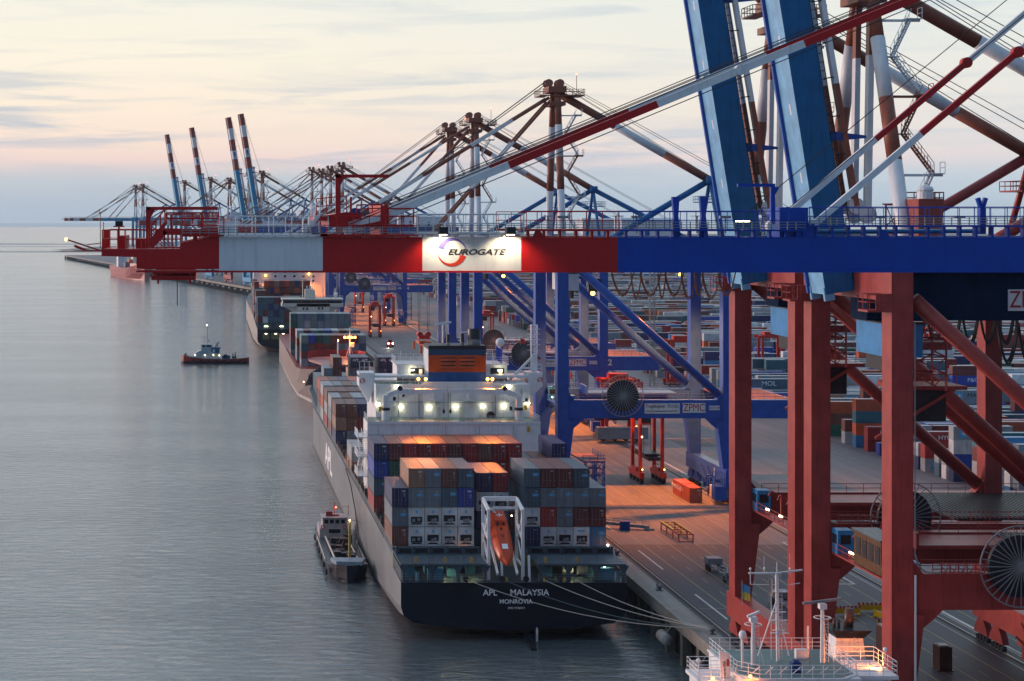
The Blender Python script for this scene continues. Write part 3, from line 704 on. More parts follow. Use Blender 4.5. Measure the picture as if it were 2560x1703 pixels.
blues = [('second blue crane, marked 2, standing behind the crane marked 1', 458, 1, '2'),
         ('blue crane close behind the crane marked 2, third from the camera', 505.5, 1, '3'),
         ('blue crane marked 4, nearest of the three cranes by the second ship', 926, 1.03, '4'),
         ('blue crane just beyond the crane marked 4 by the second ship', 1016, 1.04, '5'),
         ('last blue crane before the dark red mast head, by the third ship', 1098, 1.05, '6')]
for lab, y, s, dg in blues:
    c = copy_tree(B1); c.location = (67, y, QZ); c.scale = (s,) * 3; c['label'] = lab; digit(c, dg)
digit(B1, '1')
# --- a red crane at the bend, and the teal cranes of the far quay
c7 = thing('gantry_crane', 'distant dark red crane with lowered boom where the quay bends', 'crane', (67, 1205, QZ), 0, 'quayside container cranes')
crane_body(c7, RED, lower_detail=False); boom_lowered(c7, [RED, WHITE], [(14, 0), (14, 1), (14, 0), (14, 1), (20, 0)]); c7.scale = (1.1,) * 3
def far_loc(y):
    s = (y - BEND) / DQ.y; p = quay_pt(s, 4); return (p.x, p.y, QZ)
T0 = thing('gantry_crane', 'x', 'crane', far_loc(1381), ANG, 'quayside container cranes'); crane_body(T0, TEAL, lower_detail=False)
bm = boom_raised(T0, [TEAL, paint('teal_underside_lit', (.10, .40, .55)), WHITE, paint('far_band_red', (.24, .035, .025))], [(37, 0), (8, 3), (6, 2), (8, 3), (8, 2), (9, 3)], length=75, sl=.16)  # underside teal lighter than the sides, western light painted in
m = MB(); d = Vector((-.16, 0, 1)).normalized(); n_ = Vector((d.z, 0, -d.x)); c0 = Vector((-2.35, 0, 46.5)) + d * 48
m.k = 0; m.beam(c0 - n_ * 1.53 + Vector((0, 0, 0)) - d * 2.6, c0 - n_ * 1.53 + d * 2.6, 3.6, .06, up=n_)
m.beam(c0 + Vector((0, -2.38, 0)) - d * 2.6, c0 + Vector((0, -2.38, 0)) + d * 2.6, 2.4, .04, up=(0, 1, 0)); m.k = 1
for (a, b) in ((-2.0, -1.4), (-1.0, 2.0)): m.beam(c0 + Vector((0, -2.42, 0)) + d * a, c0 + Vector((0, -2.42, 0)) + d * b, 1.2, .04, up=(0, 1, 0))
m.build('emblem_panel', [WHITE, SIGNB], T0)
T0.scale = (1.13,) * 3
tag(T0, 'teal crane with raised striped boom, rightmost of the four upright booms in the distance')
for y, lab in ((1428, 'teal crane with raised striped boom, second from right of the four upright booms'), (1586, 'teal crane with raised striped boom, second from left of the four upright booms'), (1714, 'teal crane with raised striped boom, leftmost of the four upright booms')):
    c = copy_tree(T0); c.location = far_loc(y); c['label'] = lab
T1 = thing('gantry_crane', 'farthest teal crane at the far quay end, its lowered boom reaching over the water', 'crane', far_loc(2020), ANG, 'quayside container cranes')
crane_body(T1, TEAL, lower_detail=False); boom_lowered(T1, [TEAL, WHITE, paint('far_band_red', (.24, .035, .025))], [(38, 0), (8, 2), (7, 1), (6, 2), (6, 1), (9, 2)], w0=45.5); T1.scale = (1.15,) * 3
c = copy_tree(c7); c.location = far_loc(1504); c.rotation_euler.z = ANG; c['label'] = 'small distant red mast head between the upright teal booms'
c = copy_tree(T1); c.location = far_loc(1968); c['label'] = 'teal crane with lowered boom beside the farthest one, right mast of that pair'
# ------------------------------------------------------------------ foreground crane: striped boom across the picture
FC = thing('gantry_crane', 'foreground crane whose red, white and blue boom crosses the whole photo', 'crane', (67, 125.9, QZ), 0, 'quayside container cranes')
crane_body(FC, RED, mastv=(12, 1.4), house=RED, girder=(50.5, 52.8), twin=True, mats=BOOMBLUE)
def fx(px, Y=121.0): return (px - VX) * Y / FOC - 67        # photo column on the near girder -> local x
def fz(py, Y=121.0): return H - (py - VY) * Y / FOC - QZ
NB = -4.9; FV = 4.15
segs = [(548, 807, 1), (807, 1056, 0), (1056, 1303, 1), (1303, 1544, 0)]
m = MB()
pts = [(341, 671), (548, 671), (548, 588), (533, 590), (451, 607), (451, 622), (341, 623)]
for s in (-1, 1):
    c = s * FV; m.k = 0
    m.prism([(fx(x), fz(y)) for x, y in pts], 'y', c - .75, c + .75)
    for a, b, k in segs: m.k = k; m.box(fx(a), fx(b), c - .75, c + .75, 50.5, 52.8)
    m.k = 2; m.box(fx(1544), -2, c - .75, c + .75, 50.5, 52.8)
m.k = 0
for x in (360, 520): m.box(fx(x), fx(x) + .4, -3.4, 3.4, 50.9, 51.8)
m.k = 2
for x in (1600, 1900, 2200): m.box(fx(x), fx(x) + .5, -3.4, 3.4, 50.7, 52.0)
for s in (-1, 1):   # bottom flanges
    m.k = 0; m.box(fx(341), fx(1544), s * FV - .95, s * FV + .95, 50.38, 50.5); m.k = 2; m.box(fx(1544), -2, s * FV - .95, s * FV + .95, 50.38, 50.5)
BOOM = m.build('boom', [REDBOOM, WHITE, BOOMBLUE], FC)
# lettering and ring emblem on the lit white panel
PURP = flat('emblem_purple', (.10, .09, .42)); ORED = flat('emblem_red', (.55, .035, .01)); LETK = flat('letter_black', (.02, .018, .02))
cx, cz, r0 = fx(1130), fz(630.4), .98
def crescent(name, a0, a1, mat, thick0, thick1):
    n = 26; m = MB(); vs = []
    for i in range(n + 1):
        t = i / n; a = R(lerp(a0, a1, t)); th = lerp(thick0, thick1, t ** .8); 
        for rr in (r0, r0 - th):
            for y in (NB - .03, NB - .004): vs.append((cx + rr * math.cos(a), y, cz + rr * math.sin(a)))
    fs = []
    for i in range(n):
        o = i * 4
        fs += [(o, o + 4, o + 6, o + 2), (o, o + 1, o + 5, o + 4), (o + 2, o + 6, o + 7, o + 3), (o + 1, o + 3, o + 7, o + 5)]
    m.add(vs, fs); return m.build(name, mat, BOOM)
crescent('ring_arc', 163, 12, PURP, .44, .03)
crescent('ring_arc', -17, -168, ORED, .44, .03)
text('EUROGATE', .37, LETK, BOOM, (fx(1189.8), NB - .02, fz(630.8)), shear=.28, wide=1.42, bold=.022)
# walkways, railings and the cable tray on top
def walk(x0, x1, mat, zf, y=NB - .1, h=1.25):
    m = MB(); m.box(fx(x0), fx(x1), y - .25, y + .95, zf - .12, zf); m.rail([(fx(x0), y - .2, zf), (fx(x1), y - .2, zf)], h=h, sp=1.15, r=.03)
    for k in range(int((x1 - x0) / 40)): 
        xx = fx(x0 + 20 + k * 40); m.box(xx - .08, xx + .08, y, y + .5, 52.8, zf - .12)
    m.k = 1
    for dz in (.12, .3, .48): m.box(fx(x0), fx(x1), y - .32, y - .26, zf + dz, zf + dz + .045)
    for k in range(int((x1 - x0) / 22)):
        xx = fx(x0 + k * 22); m.box(xx, xx + .05, y - .34, y - .25, zf, zf + .55)
    f = MB(); f.rail([(fx(x0), 5.2, zf), (fx(x1), 5.2, zf)], h=h, sp=1.15, r=.03); f.box(fx(x0), fx(x1), 4.6, 5.3, zf - .12, zf); f.build('far_walkway', mat, FC)
    return m.build('walkway', [mat, GREY], FC)
walk(455, 560, REDBOOM, 52.95); walk(548, 820, WHITE, 52.98); walk(800, 1045, REDBOOM, 52.98); walk(1040, 1306, WHITE, 53.1); walk(1300, 1545, REDBOOM, 53.32); walk(1545, 2010, BOOMBLUE, 53.32); walk(2020, 2760, BOOMBLUE, 53.6)
# end platform, jib hoists, hanging frame, tip pole with light
m = MB(); m.box(fx(253), fx(345), -4.6, 4.6, fz(641), fz(623))
m.prism([(fx(253), fz(641)), (fx(345), fz(641)), (fx(345), fz(643.5)), (fx(262), fz(640.9))], 'y', -4.6, 4.6)
zf = fz(623); m.rail([(fx(451), -4.7, zf), (fx(255), -4.7, zf), (fx(255), 4.7, zf), (fx(451), 4.7, zf)], h=1.3, sp=.55, r=.03)
m.beam((fx(375), -4.6, fz(615)), (fx(412), -4.6, fz(577)), .35, .5); m.beam((fx(408), -4.6, fz(579)), (fx(546), -4.6, fz(582)), .35, .45)
m.beam((fx(488), -4.6, fz(604)), (fx(488), -4.6, fz(582)), .4, .3, up=(1, 0, 0))
m.box(fx(290), fx(310), -3, 3, zf, zf + .9); m.box(fx(335), fx(360), -2, 2, zf, zf + .7)
m.stair((fx(378), -4.2, fz(600)), (fx(415), -4.2, fz(556)), .8, (0, 1, 0), 10)
m.rail([(fx(415), -4.5, fz(560)), (fx(546), -4.5, fz(560))], h=.75, sp=1.8, r=.06)
for x in (428, 505): m.beam((fx(x), -4.5, fz(580)), (fx(x), -4.5, fz(537)), .16, .16)
m.beam((fx(414), -4.5, fz(537)), (fx(546), -4.5, fz(538)), .09, .09)
m.build('end_platform', REDBOOM, FC)
m = MB(); m.k = 1; m.box(fx(287), fx(306), -4.4, -4.0, fz(568), fz(553)); m.k = 0; m.beam((fx(296), -4.2, fz(620)), (fx(296), -4.2, fz(553)), .12, .12); m.box(fx(282), fx(310), -4.45, -3.9, fz(568), fz(565)); m.build('limit_sensor', [REDBOOM, DARK], FC)
def jib(x0, x1, yb, yt, w=.32):
    m = MB(); m.beam((fx(x0), -4.4, fz(yb)), (fx(x0), -4.4, fz(yt)), w, w, up=(1, 0, 0)); m.box(fx(x0) - w / 2, fx(x1), -4.4 - w * .5, -4.4 + w * .5, fz(yt + 8), fz(yt))
    m.prism([(fx(x0), fz(yt + 8)), (fx(x0 + 17), fz(yt + 8)), (fx(x0 + 4), fz(yt + 32)), (fx(x0), fz(yt + 32))], 'y', -4.5, -4.3); return m
jib(370, 545, 620, 517).build('jib_hoist', REDBOOM, FC); jib(846, 973, 545, 436, .34).build('jib_hoist', REDBOOM, FC); jib(1937, 1849, 560, 459, .3).build('jib_hoist', BOOMBLUE, FC)
m = MB()
for s in (-1, 1):
    y = s * 4.3
    m.prism([(fx(390), 50.4), (fx(400), 50.4), (fx(397), fz(711)), (fx(393), fz(711))], 'y', y - .15, y + .15); m.prism([(fx(472), 50.4), (fx(479), 50.4), (fx(477), fz(711)), (fx(474), fz(711))], 'y', y - .15, y + .15)
m.box(fx(378), fx(489), -4.6, 4.6, fz(701), fz(690)); m.box(fx(382), fx(487), -4.5, 4.5, fz(685), fz(681.5)); m.build('hanging_frame', REDBOOM, FC)
m = MB(); m.tube((fx(443), -4.3, 50.4), (fx(443), -4.3, fz(765)), .03, 5); m.build('drop_pole', DARK, FC)
m = MB(); m.beam((fx(255), -4.2, fz(629)), (fx(164), -4.2, fz(599)), .10, .10); m.beam((fx(250), -3.6, fz(608)), (fx(215), -3.6, fz(613)), .06, .06); m.tube((fx(183), -4.0, fz(615)), (fx(212), -4.0, fz(626)), .09, 8); m.beam((fx(212), -4.0, fz(626)), (fx(255), -4.0, fz(628)), .06, .06)
m.tube((fx(149), -3.8, fz(628)), (fx(255), -3.8, fz(629)), .02, 4); m.build('tip_mast', REDBOOM, FC)
lamp('tip_light', FC, (fx(163), -4.2, fz(599)), SOD, 0, .11)
m = MB(); m.tube((fx(250), -4.6, fz(620)), (fx(250), -4.6, fz(532)), .035, 5); m.tube((fx(258), -4.6, fz(600)), (fx(258), -4.6, fz(555)), .04, 5); m.sphere((fx(249), -4.6, fz(531)), .06, 6, 4); m.build('wind_gauge', DARK, FC)
# machinery on the boom under the second jib
m = MB(); m.box(fx(824), fx(872), -4.4, 4.4, fz(567), fz(541)); m.box(fx(792), fx(826), -4.4, 4.4, fz(552), fz(538)); m.prism([(fx(822), fz(538)), (fx(868), fz(530)), (fx(906), fz(534)), (fx(906), fz(548)), (fx(880), fz(551)), (fx(822), fz(551))], 'y', -4.3, 4.3)
m.box(fx(953), fx(970), -4.5, 4.5, fz(588), fz(513)); m.box(fx(880), fx(1036), -4.4, -3.6, fz(570), fz(562)); m.prism([(fx(895), fz(565)), (fx(955), fz(552)), (fx(955), fz(566))], 'y', -4.4, -3.9)
m.rail([(fx(792), -4.4, fz(537)), (fx(868), -4.4, fz(530))], h=1.1, sp=.6, r=.035); m.rail([(fx(893), -4.4, fz(533)), (fx(972), -4.4, fz(530))], h=.55, sp=1, r=.04); m.box(fx(876), fx(881), -4.5, -4.3, fz(530), fz(492))
m.rail([(fx(972), -4.45, fz(560)), (fx(1036), -4.45, fz(560))], h=1.05, sp=1.7, r=.05)
m.build('boom_machinery', REDBOOM, FC)
m = MB(); m.tube((fx(890), -3.9, fz(535)), (fx(890), -3.6, fz(535)), .42, 16); m.build('sheave', BLUE, FC)
m = MB(); m.stair((fx(758), -4.6, 53), (fx(800), -4.6, fz(537)), .7, (0, 1, 0), 9); m.build('boom_stair', WHITE, FC)
# forestays: doubled flat bars, white and red
for s in (-1, 1):
    y = s * FV
    a = Vector((8.3 - 67 + .8, y, 53.1)); b = Vector((65.5 - 67, y, 53.1 + (65.5 - 9.1) * .4107))
    X = lambda x: (x - 9.1) / (65.5 - 9.1)
    m = MB(); m.banded(a, b, [(X(20.4), 1), (X(30.6), 0), (X(40.7), 1), (X(50.9), 0), (1, 1)], lambda p, q: m.beam(p, q, .42, .52)); m.k = 1
    c = a.lerp(b, X(36.3)); m.tube(c - Vector((0, .3, 0)), c + Vector((0, .3, 0)), .36, 16); m.build('outer_forestay', [REDBOOM, WHITE], FC)
    a = Vector((41.2 - 67, y, 53.5)); b = Vector((65.8 - 67, y, 53.5 + 24.6 * .846)); X = lambda x: (x - 41.2) / 24.6
    m = MB(); m.banded(a, b, [(X(48.75), 1), (X(55.4), 0), (1, 1)], lambda p, q: m.beam(p, q, .34, .42)); m.k = 0
    c = a.lerp(b, X(55.4)); m.tube(c - Vector((0, .25, 0)), c + Vector((0, .25, 0)), .4, 12); m.k = 1; m.tube(a - Vector((0, .3, 0)), a + Vector((0, .3, 0)), .5, 14); m.build('inner_forestay', [REDBOOM, WHITE], FC)
    for du, dz in ((0, .5), (.1, .66), (0, -.55)):
        m = MB(); m.tube((9.5 - 67, y + du * 6 - .3, 53.2 + dz), (65.4 - 67, y + du * 6 - .3, 76.3 + dz), .035, 5); m.build('boom_rope', ROPE, FC)
    for dz in (1.5, -.8): 
        m = MB(); m.tube((39.5 - 67, y + .5, 53 + dz), (65.8 - 67, y + .5, 74.6 + dz), .035, 5); m.build('boom_rope', ROPE, FC)
# blue fittings along the blue part of the boom
m = MB(); m.box(fx(1953), fx(2024), -4.6, -3.0, 52.8, fz(519)); m.box(fx(1990), fx(2024), -4.85, -4.6, 52.8, fz(558)); m.tube((fx(1990), -3.2, fz(535)), (fx(1990), 0, fz(535)), .5, 14); m.box(fx(2006), fx(2036), -4.95, -4.2, 52.8, fz(560)); m.build('winch_house', BOOMBLUE, FC)
for x in (1693, 1762): 
    m = MB(); m.prism([(fx(x - 12), 52.8), (fx(x + 12), 52.8), (fx(x + 6), fz(540)), (fx(x + 9), fz(492)), (fx(x - 9), fz(492)), (fx(x - 5), fz(540))], 'y', -4.6, -4.2); m.build('rope_guide', BOOMBLUE, FC)
m = MB(); m.beam((fx(2462), -4.4, 53), (fx(2462), -4.4, fz(520)), .5, .4, up=(1, 0, 0)); m.beam((fx(2462), -4.4, fz(525)), (fx(2452), -4.4, fz(495)), .25, .3, up=(0, 1, 0)); m.beam((fx(2462), -4.4, fz(525)), (fx(2472), -4.4, fz(495)), .25, .3, up=(0, 1, 0)); m.build('rope_guide', BOOMBLUE, FC)
m = MB(); m.tube((fx(2040), -3.4, 53.15), (fx(2480), -3.4, 53.2), .16, 8); m.build('boom_pipe', paint('pipe_blue', (.05, .22, .42)), FC)
for x in (1345, 2210):
    m = MB(); m.prism([(fx(x - 14), 52.8), (fx(x + 14), 52.8), (fx(x + 5), 53.3), (fx(x - 5), 53.3)], 'y', NB, NB + .12); m.build('lifting_lug', REDBOOM if x < 1500 else BOOMBLUE, FC)
for x, k in ((1420, 0), (1460, 1), (1600, 0), (1655, 1), (1815, 0), (1890, 1), (2170, 0), (2300, 1), (2420, 0), (2510, 1)):
    m = MB(); m.box(fx(x - 14), fx(x + 14), 2.2, 2.6, fz(546), fz(539)) if k else m.box(fx(x - 14), fx(x + 14), 1.6, 2.6, fz(541), fz(539)); m.box(fx(x) - .05, fx(x) + .05, 2.3, 2.4, 53, fz(541)); m.build('floodlight', GREY, FC)
# festoon cables under the boom
m = MB(); COP = paint('cable_copper', (.34, .12, .05)); x = fx(1545)
for k, wd in enumerate((1.55, .75, 1.45, .55, 1.3, 1.1, .6, 1.3, 1.2)):
    n = 10; dep = 1.75 if k % 2 else 1.55
    for o in (0, .12):
        m.path([(x + wd * j / n, -3.0 + o, 50.35 - dep * (1 - (2 * j / n - 1) ** 2) - o) for j in range(n + 1)], .045, 5)
    x += wd * .86
m.build('festoon_cable', COP, FC)
# floodlights on brackets that light the white panel
for x in (1101, 1268):
    m = MB(); m.box(fx(x) - .3, fx(x) + .3, NB - 1.75, NB - 1.2, 53.0, 53.5); m.beam((fx(x), NB - 1.4, 53.3), (fx(x), NB + .3, 53.1), .08, .08); fl = m.build('floodlight', DARK, FC)
    m = MB(); m.box(fx(x) - .24, fx(x) + .24, NB - 1.6, NB - 1.25, 52.94, 52.99); m.build('lens', L_WARM, fl)
    lamp('panel_light', FC, (fx(x), NB - 1.3, 53.0), (1, .76, .46), 400, .0, spot=128, aim=(0, .62, -1), bulb=False, r=.12)
m = MB(); m.box(fx(1040), fx(1303), NB - 1.15, NB - .3, 53.05, 53.12); m.rail([(fx(1040), NB - 1.1, 53.12), (fx(1303), NB - 1.1, 53.12)], h=1.25, sp=1.1, r=.03); m.build('light_gallery', WHITE, FC)
m = MB(); m.box(fx(1868), fx(1902), -2.4, -2.2, fz(556), fz(552)); m.build('work_light', L_COOL, FC)
# ------------------------------------------------------------------ containers
CW, CL, CH = 2.385, 12.19, 2.84
def m_container():
    m = bpy.data.materials.new('container_paint'); m.use_nodes = True; nt = m.node_tree; N = nt.nodes; L = nt.links; b = N['Principled BSDF']
    b.inputs['Roughness'].default_value = .40
    oi = N.new('ShaderNodeObjectInfo'); at_ = N.new('ShaderNodeAttribute'); at_.attribute_name = 'Col'
    mc = N.new('ShaderNodeMix'); mc.data_type = 'RGBA'; L.new(oi.outputs['Color'], mc.inputs[6]); L.new(at_.outputs['Color'], mc.inputs[7]); L.new(at_.outputs['Alpha'], mc.inputs[0])
    tc = N.new('ShaderNodeTexCoord')
    gm = N.new('ShaderNodeNewGeometry')
    n1 = N.new('ShaderNodeTexNoise'); n1.inputs['Scale'].default_value = .45; n1.inputs['Detail'].default_value = 6; L.new(gm.outputs['Position'], n1.inputs[0])
    mp = N.new('ShaderNodeMapping'); mp.inputs['Scale'].default_value = (2.2, 2.2, .2); L.new(gm.outputs['Position'], mp.inputs[0])
    n2 = N.new('ShaderNodeTexNoise'); n2.inputs['Scale'].default_value = 1.6; n2.inputs['Detail'].default_value = 5; L.new(mp.outputs[0], n2.inputs[0])
    r1 = N.new('ShaderNodeMapRange'); L.new(n1.outputs[0], r1.inputs[0]); r1.inputs[1].default_value = .3; r1.inputs[2].default_value = .7; r1.inputs[3].default_value = .78; r1.inputs[4].default_value = 1.18
    r2 = N.new('ShaderNodeMapRange'); L.new(n2.outputs[0], r2.inputs[0]); r2.inputs[1].default_value = .56; r2.inputs[2].default_value = .74; r2.inputs[3].default_value = 0; r2.inputs[4].default_value = .45
    mx = N.new('ShaderNodeMix'); mx.data_type = 'RGBA'; mx.blend_type = 'MULTIPLY'; mx.inputs[0].default_value = 1; L.new(mc.outputs[2], mx.inputs[6]); L.new(r1.outputs[0], mx.inputs[7])
    rs = N.new('ShaderNodeMix'); rs.data_type = 'RGBA'; L.new(r2.outputs[0], rs.inputs[0]); L.new(mx.outputs[2], rs.inputs[6]); rs.inputs[7].default_value = (.10, .055, .035, 1)
    L.new(rs.outputs[2], b.inputs['Base Color'])
    # corrugation
    wv = N.new('ShaderNodeTexWave'); wv.wave_type = 'BANDS'; wv.bands_direction = 'Y'; wv.inputs['Scale'].default_value = 1.1; wv.wave_profile = 'TRI'; L.new(tc.outputs['Object'], wv.inputs[0])
    bp = N.new('ShaderNodeBump'); bp.inputs['Strength'].default_value = .55; bp.inputs['Distance'].default_value = .05; L.new(wv.outputs['Fac'], bp.inputs['Height']); L.new(bp.outputs[0], b.inputs['Normal'])
    return m
CM = m_container()
FRAMEK = flat('gasket_dark', (.02, .02, .02), .7); MARKW = flat('mark_white', (.5, .5, .5), .6)
COLS = {'navy blue': (.010, .020, .095), 'bright blue': (.008, .045, .30), 'grey': (.15, .19, .225), 'slate blue': (.045, .095, .135), 'red': (.26, .016, .016), 'maroon': (.11, .022, .022), 'brown': (.15, .050, .035),
        'orange': (.42, .070, .022), 'green': (.008, .075, .050), 'white': (.52, .54, .55), 'teal': (.02, .10, .13), 'tan': (.30, .17, .11), 'light blue': (.03, .17, .36), 'pale grey': (.30, .33, .35)}
def colattr(me, a=0.0, cols=None):
    ca = me.color_attributes.new('Col', 'FLOAT_COLOR', 'CORNER'); n = len(ca.data)
    if cols is None: ca.data.foreach_set('color', [0, 0, 0, a] * n)
    else:
        buf = []
        for p, c in zip(me.polygons, cols): buf += [c[0], c[1], c[2], 1.0] * p.loop_total
        ca.data.foreach_set('color', buf)
def body_mesh(L_, h):
    m = MB(); g = .05
    m.box(g, CW - g, .09, L_ - g, .12, h - .05)
    for x in (0, CW - .16):
        for y in (0, L_ - .16): m.box(x, x + .16, y, y + .16, 0, h)
    for x in (0, CW - .1): m.box(x, x + .1, .16, L_ - .16, .02, .17); m.box(x, x + .1, .16, L_ - .16, h - .13, h - .02)
    for y in (0, L_ - .1): m.box(.16, CW - .16, y, y + .1, h - .13, h - .012); m.box(.16, CW - .16, y, y + .1, 0.01, .17)
    me = m.mesh('body', [CM]); colattr(me); return me
def door_mesh(h, marks):
    m = MB(); w = (CW - .32) / 2 - .012
    m.box(0, w, .05, .09, .17, h - .13)
    for k in range(3): m.box(.1, w - .1, .03, .05, .35 + k * (h - .6) / 3, .5 + k * (h - .6) / 3 + .5)
    m.k = 3
    for x in (.2, w - .22): m.tube((x, .0, .12), (x, .0, h - .1), .032, 5)
    for x in (.2, w - .22): m.box(x - .05, x + .25, -.02, .0, 1.0, 1.08)
    m.k = 1; m.box(-.008, 0, .045, .085, .17, h - .13)
    m.k = 2
    for (a, b, c, d_) in marks:
        m.k = 4 if b - a > .9 else 2; m.box(a, b, .022, .03, c * h, d_ * h)
    me = m.mesh('door', [CM, FRAMEK, MARKW, flat('bar_grey', (.16, .16, .17)), flat('badge_blue', (.10, .35, .60))]); colattr(me); return me
MK = [[(.35, .8, .80, .86), (.45, .75, .68, .70), (.5, .8, .62, .64), (.5, .72, .56, .58)], [(.2, .85, .78, .86), (.5, .8, .60, .63), (.5, .85, .50, .53)], [(.3, .7, .84, .87)], [(.55, .85, .74, .78), (.55, .85, .66, .68), (.5, .7, .55, .57), (.6, .85, .45, .47)], [(.08, .99, .60, .76)], [(.04, .98, .56, .70), (.5, .8, .8, .83)]]
BODY = {40: body_mesh(12.19, CH), 20: body_mesh(6.06, CH)}
DOORS = [door_mesh(CH, k) for k in MK]; DPLAIN = door_mesh(CH, [])
def reefer_meshes():
    out = []
    for v in range(5):
        m = MB(); m.box(.16, CW - .16, .04, .09, .17, CH - .13); m.k = 1
        m.box(.35 + .12 * (v % 2), CW - .35, 0, .04, .55 + .1 * v, 1.45 + .12 * (v % 3)); m.box(.5, CW - .5, -.02, .04, .3, .5); m.k = 2
        m.box(.55 + .2 * (v % 3), 1.0 + .15 * v, -.04, 0, .7, 1.15); m.tube((1.55, -.03, 1.05), (1.55, .0, 1.05), .25, 10); m.k = 3; m.box(1.05, 1.4, .02, .045, 2.0, 2.4) if v != 1 else m.box(.6, 1.7, .02, .045, 2.15, 2.4)
        m.k = 1; m.beam((.3, 0, .2), (1.22, 0, .75), .05, .05); m.beam((2.14, 0, .2), (1.22, 0, .75), .05, .05)
        me = m.mesh('refrigeration_unit', [CM, DARK, GREY, flat('badge_blue', (.10, .35, .60))]); colattr(me); out.append(me)
    return out
RUNIT = reefer_meshes()
NCON = [0]
def container(x, y, z, col, lab, L_=40, kind='dry', group=None, parts=True, marks=True, logo=None):
    """front lower left corner at x, y, z; doors towards the camera"""
    rgb = COLS[col]; j = random.uniform(.85, 1.15); rgb = tuple(min(1, c * j) for c in rgb)
    o = bpy.data.objects.new('shipping_container', None if parts else BODY[L_]); C.objects.link(o); o.location = (x, y, z); o.color = (*rgb, 1)
    tag(o, lab, 'container', group); NCON[0] += 1
    if parts:
        ch = [('body', BODY[L_], 0)]
        if kind == 'reefer': ch.append(('refrigeration_unit', random.choice(RUNIT), 0))
        else:
            d = random.choice(DOORS[4:] if col in ('grey', 'slate blue', 'pale grey', 'light blue') else DOORS[:4]) if marks else DPLAIN
            ch += [('door', DPLAIN, .172), ('door', d, .172 + (CW - .32) / 2 + .004)]
        for n, me, dx in ch:
            c = bpy.data.objects.new(n, me); C.objects.link(c); c.parent = o; c.location = (dx, 0, 0); c.color = (*rgb, 1)
    if logo:
        s, mat, h = logo; text(s, h, mat, o, (.03, L_ * .15, 1.6), rot=(90, 0, -90))
    return o
# one mesh of many plain boxes, coloured box by box
def box_mass(name, boxes):
    m = MB(); cols = []
    for (x0, x1, y0, y1, z0, z1, c) in boxes:
        m.box(x0, x1, y0, y1, z0, z1); cols += [c, tuple(.45 * q + .55 * w for q, w in zip(c, (.40, .41, .43)))] + [c] * 4 if x0 > 100 else [c] * 6  # yard box tops paled: reflected sky put into the colour
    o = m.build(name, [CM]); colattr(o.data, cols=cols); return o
# ---- the yard: rows of stacks lying across the picture
random.seed(21)
PAL = [('grey', 16), ('slate blue', 10), ('maroon', 12), ('brown', 8), ('navy blue', 8), ('red', 10), ('white', 12), ('pale grey', 20), ('teal', 4), ('orange', 3), ('bright blue', 6), ('tan', 3), ('green', 3), ('light blue', 5)]
PN = [p for p, w in PAL for _ in range(w)]
LOGOS = {'grey': [('MAERSK', 1.05)], 'pale grey': [('MAERSK', 1.05)], 'slate blue': [('MOL', 1.3)], 'navy blue': [('CMA CGM', 1.0), ('APL', 1.2)], 'bright blue': [('P&O', 1.1)], 'green': [('CAPITAL', .6)], 'red': [('HYUNDAI', .9)]}
LETD = flat('letter_dark', (.02, .025, .035)); LETW = flat('letter_pale', (.82, .84, .86))
STARM = MB(); STARM.box(-1.0, 1.0, -.02, 0, -1.0, 1.0); STARM.k = 1
for k in range(7):
    a = 2 * math.pi * k / 7; STARM.add([(.82 * math.sin(a), -.03, .82 * math.cos(a)), (.25 * math.sin(a + .45), -.03, .25 * math.cos(a + .45)), (0, -.03, 0), (.25 * math.sin(a - .45), -.03, .25 * math.cos(a - .45))], [(0, 1, 2, 3)])
STAR = STARM.mesh('star_badge', [flat('badge_sky', (.09, .33, .55)), flat('badge_white', (.6, .62, .64))])
YPROTO = {}
for L_ in (12.19, 6.06):
    m = MB(); m.box(.05, L_ - .05, .04, CW - .04, .1, CH - .04)
    for x in (0, L_ - .16): m.box(x, x + .16, 0, CW, 0, CH)
    m.box(.16, L_ - .16, 0, CW, .0, .16); m.box(.16, L_ - .16, 0, .1, CH - .14, CH - .01); m.box(.16, L_ - .16, CW - .1, CW, CH - .14, CH - .01)
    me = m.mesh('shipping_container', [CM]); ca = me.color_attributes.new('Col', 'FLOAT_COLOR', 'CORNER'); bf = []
    for p in me.polygons: bf += [.40, .41, .43, .55 if p.normal.z > .9 else 0.0] * p.loop_total  # top faces mixed paler, grazing sky light painted into them
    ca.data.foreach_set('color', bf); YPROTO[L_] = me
YM = CM
ordn = ['first', 'second', 'third', 'fourth', 'fifth', 'sixth', 'seventh', 'eighth', 'ninth', 'tenth', 'eleventh', 'twelfth', 'thirteenth', 'fourteenth', 'fifteenth', 'sixteenth', 'seventeenth', 'eighteenth', 'nineteenth', 'twentieth']
ordn += ['twenty-' + k for k in ordn[:9]] + ['thirtieth'] + ['thirty-' + k for k in ordn[:9]] + ['fortieth'] + ['forty-' + k for k in ordn[:9]]
LEV = ['ground', 'second', 'third', 'top']
mass = []; nyard = 0
def yard_edge(y): return 152.5
YB = []; y = 331.0; row = 0
while y < 2050:
    gap = 5.2 if row % 7 == 6 else 1.25
    YB.append((row, y)); y += CW + gap; row += 1
    if row % 34 == 33: y += 22
def visible(x, y): 
    px = VX + FOC * x / y
    return -100 < px < 2750
GB = 'containers in the yard behind the cranes'
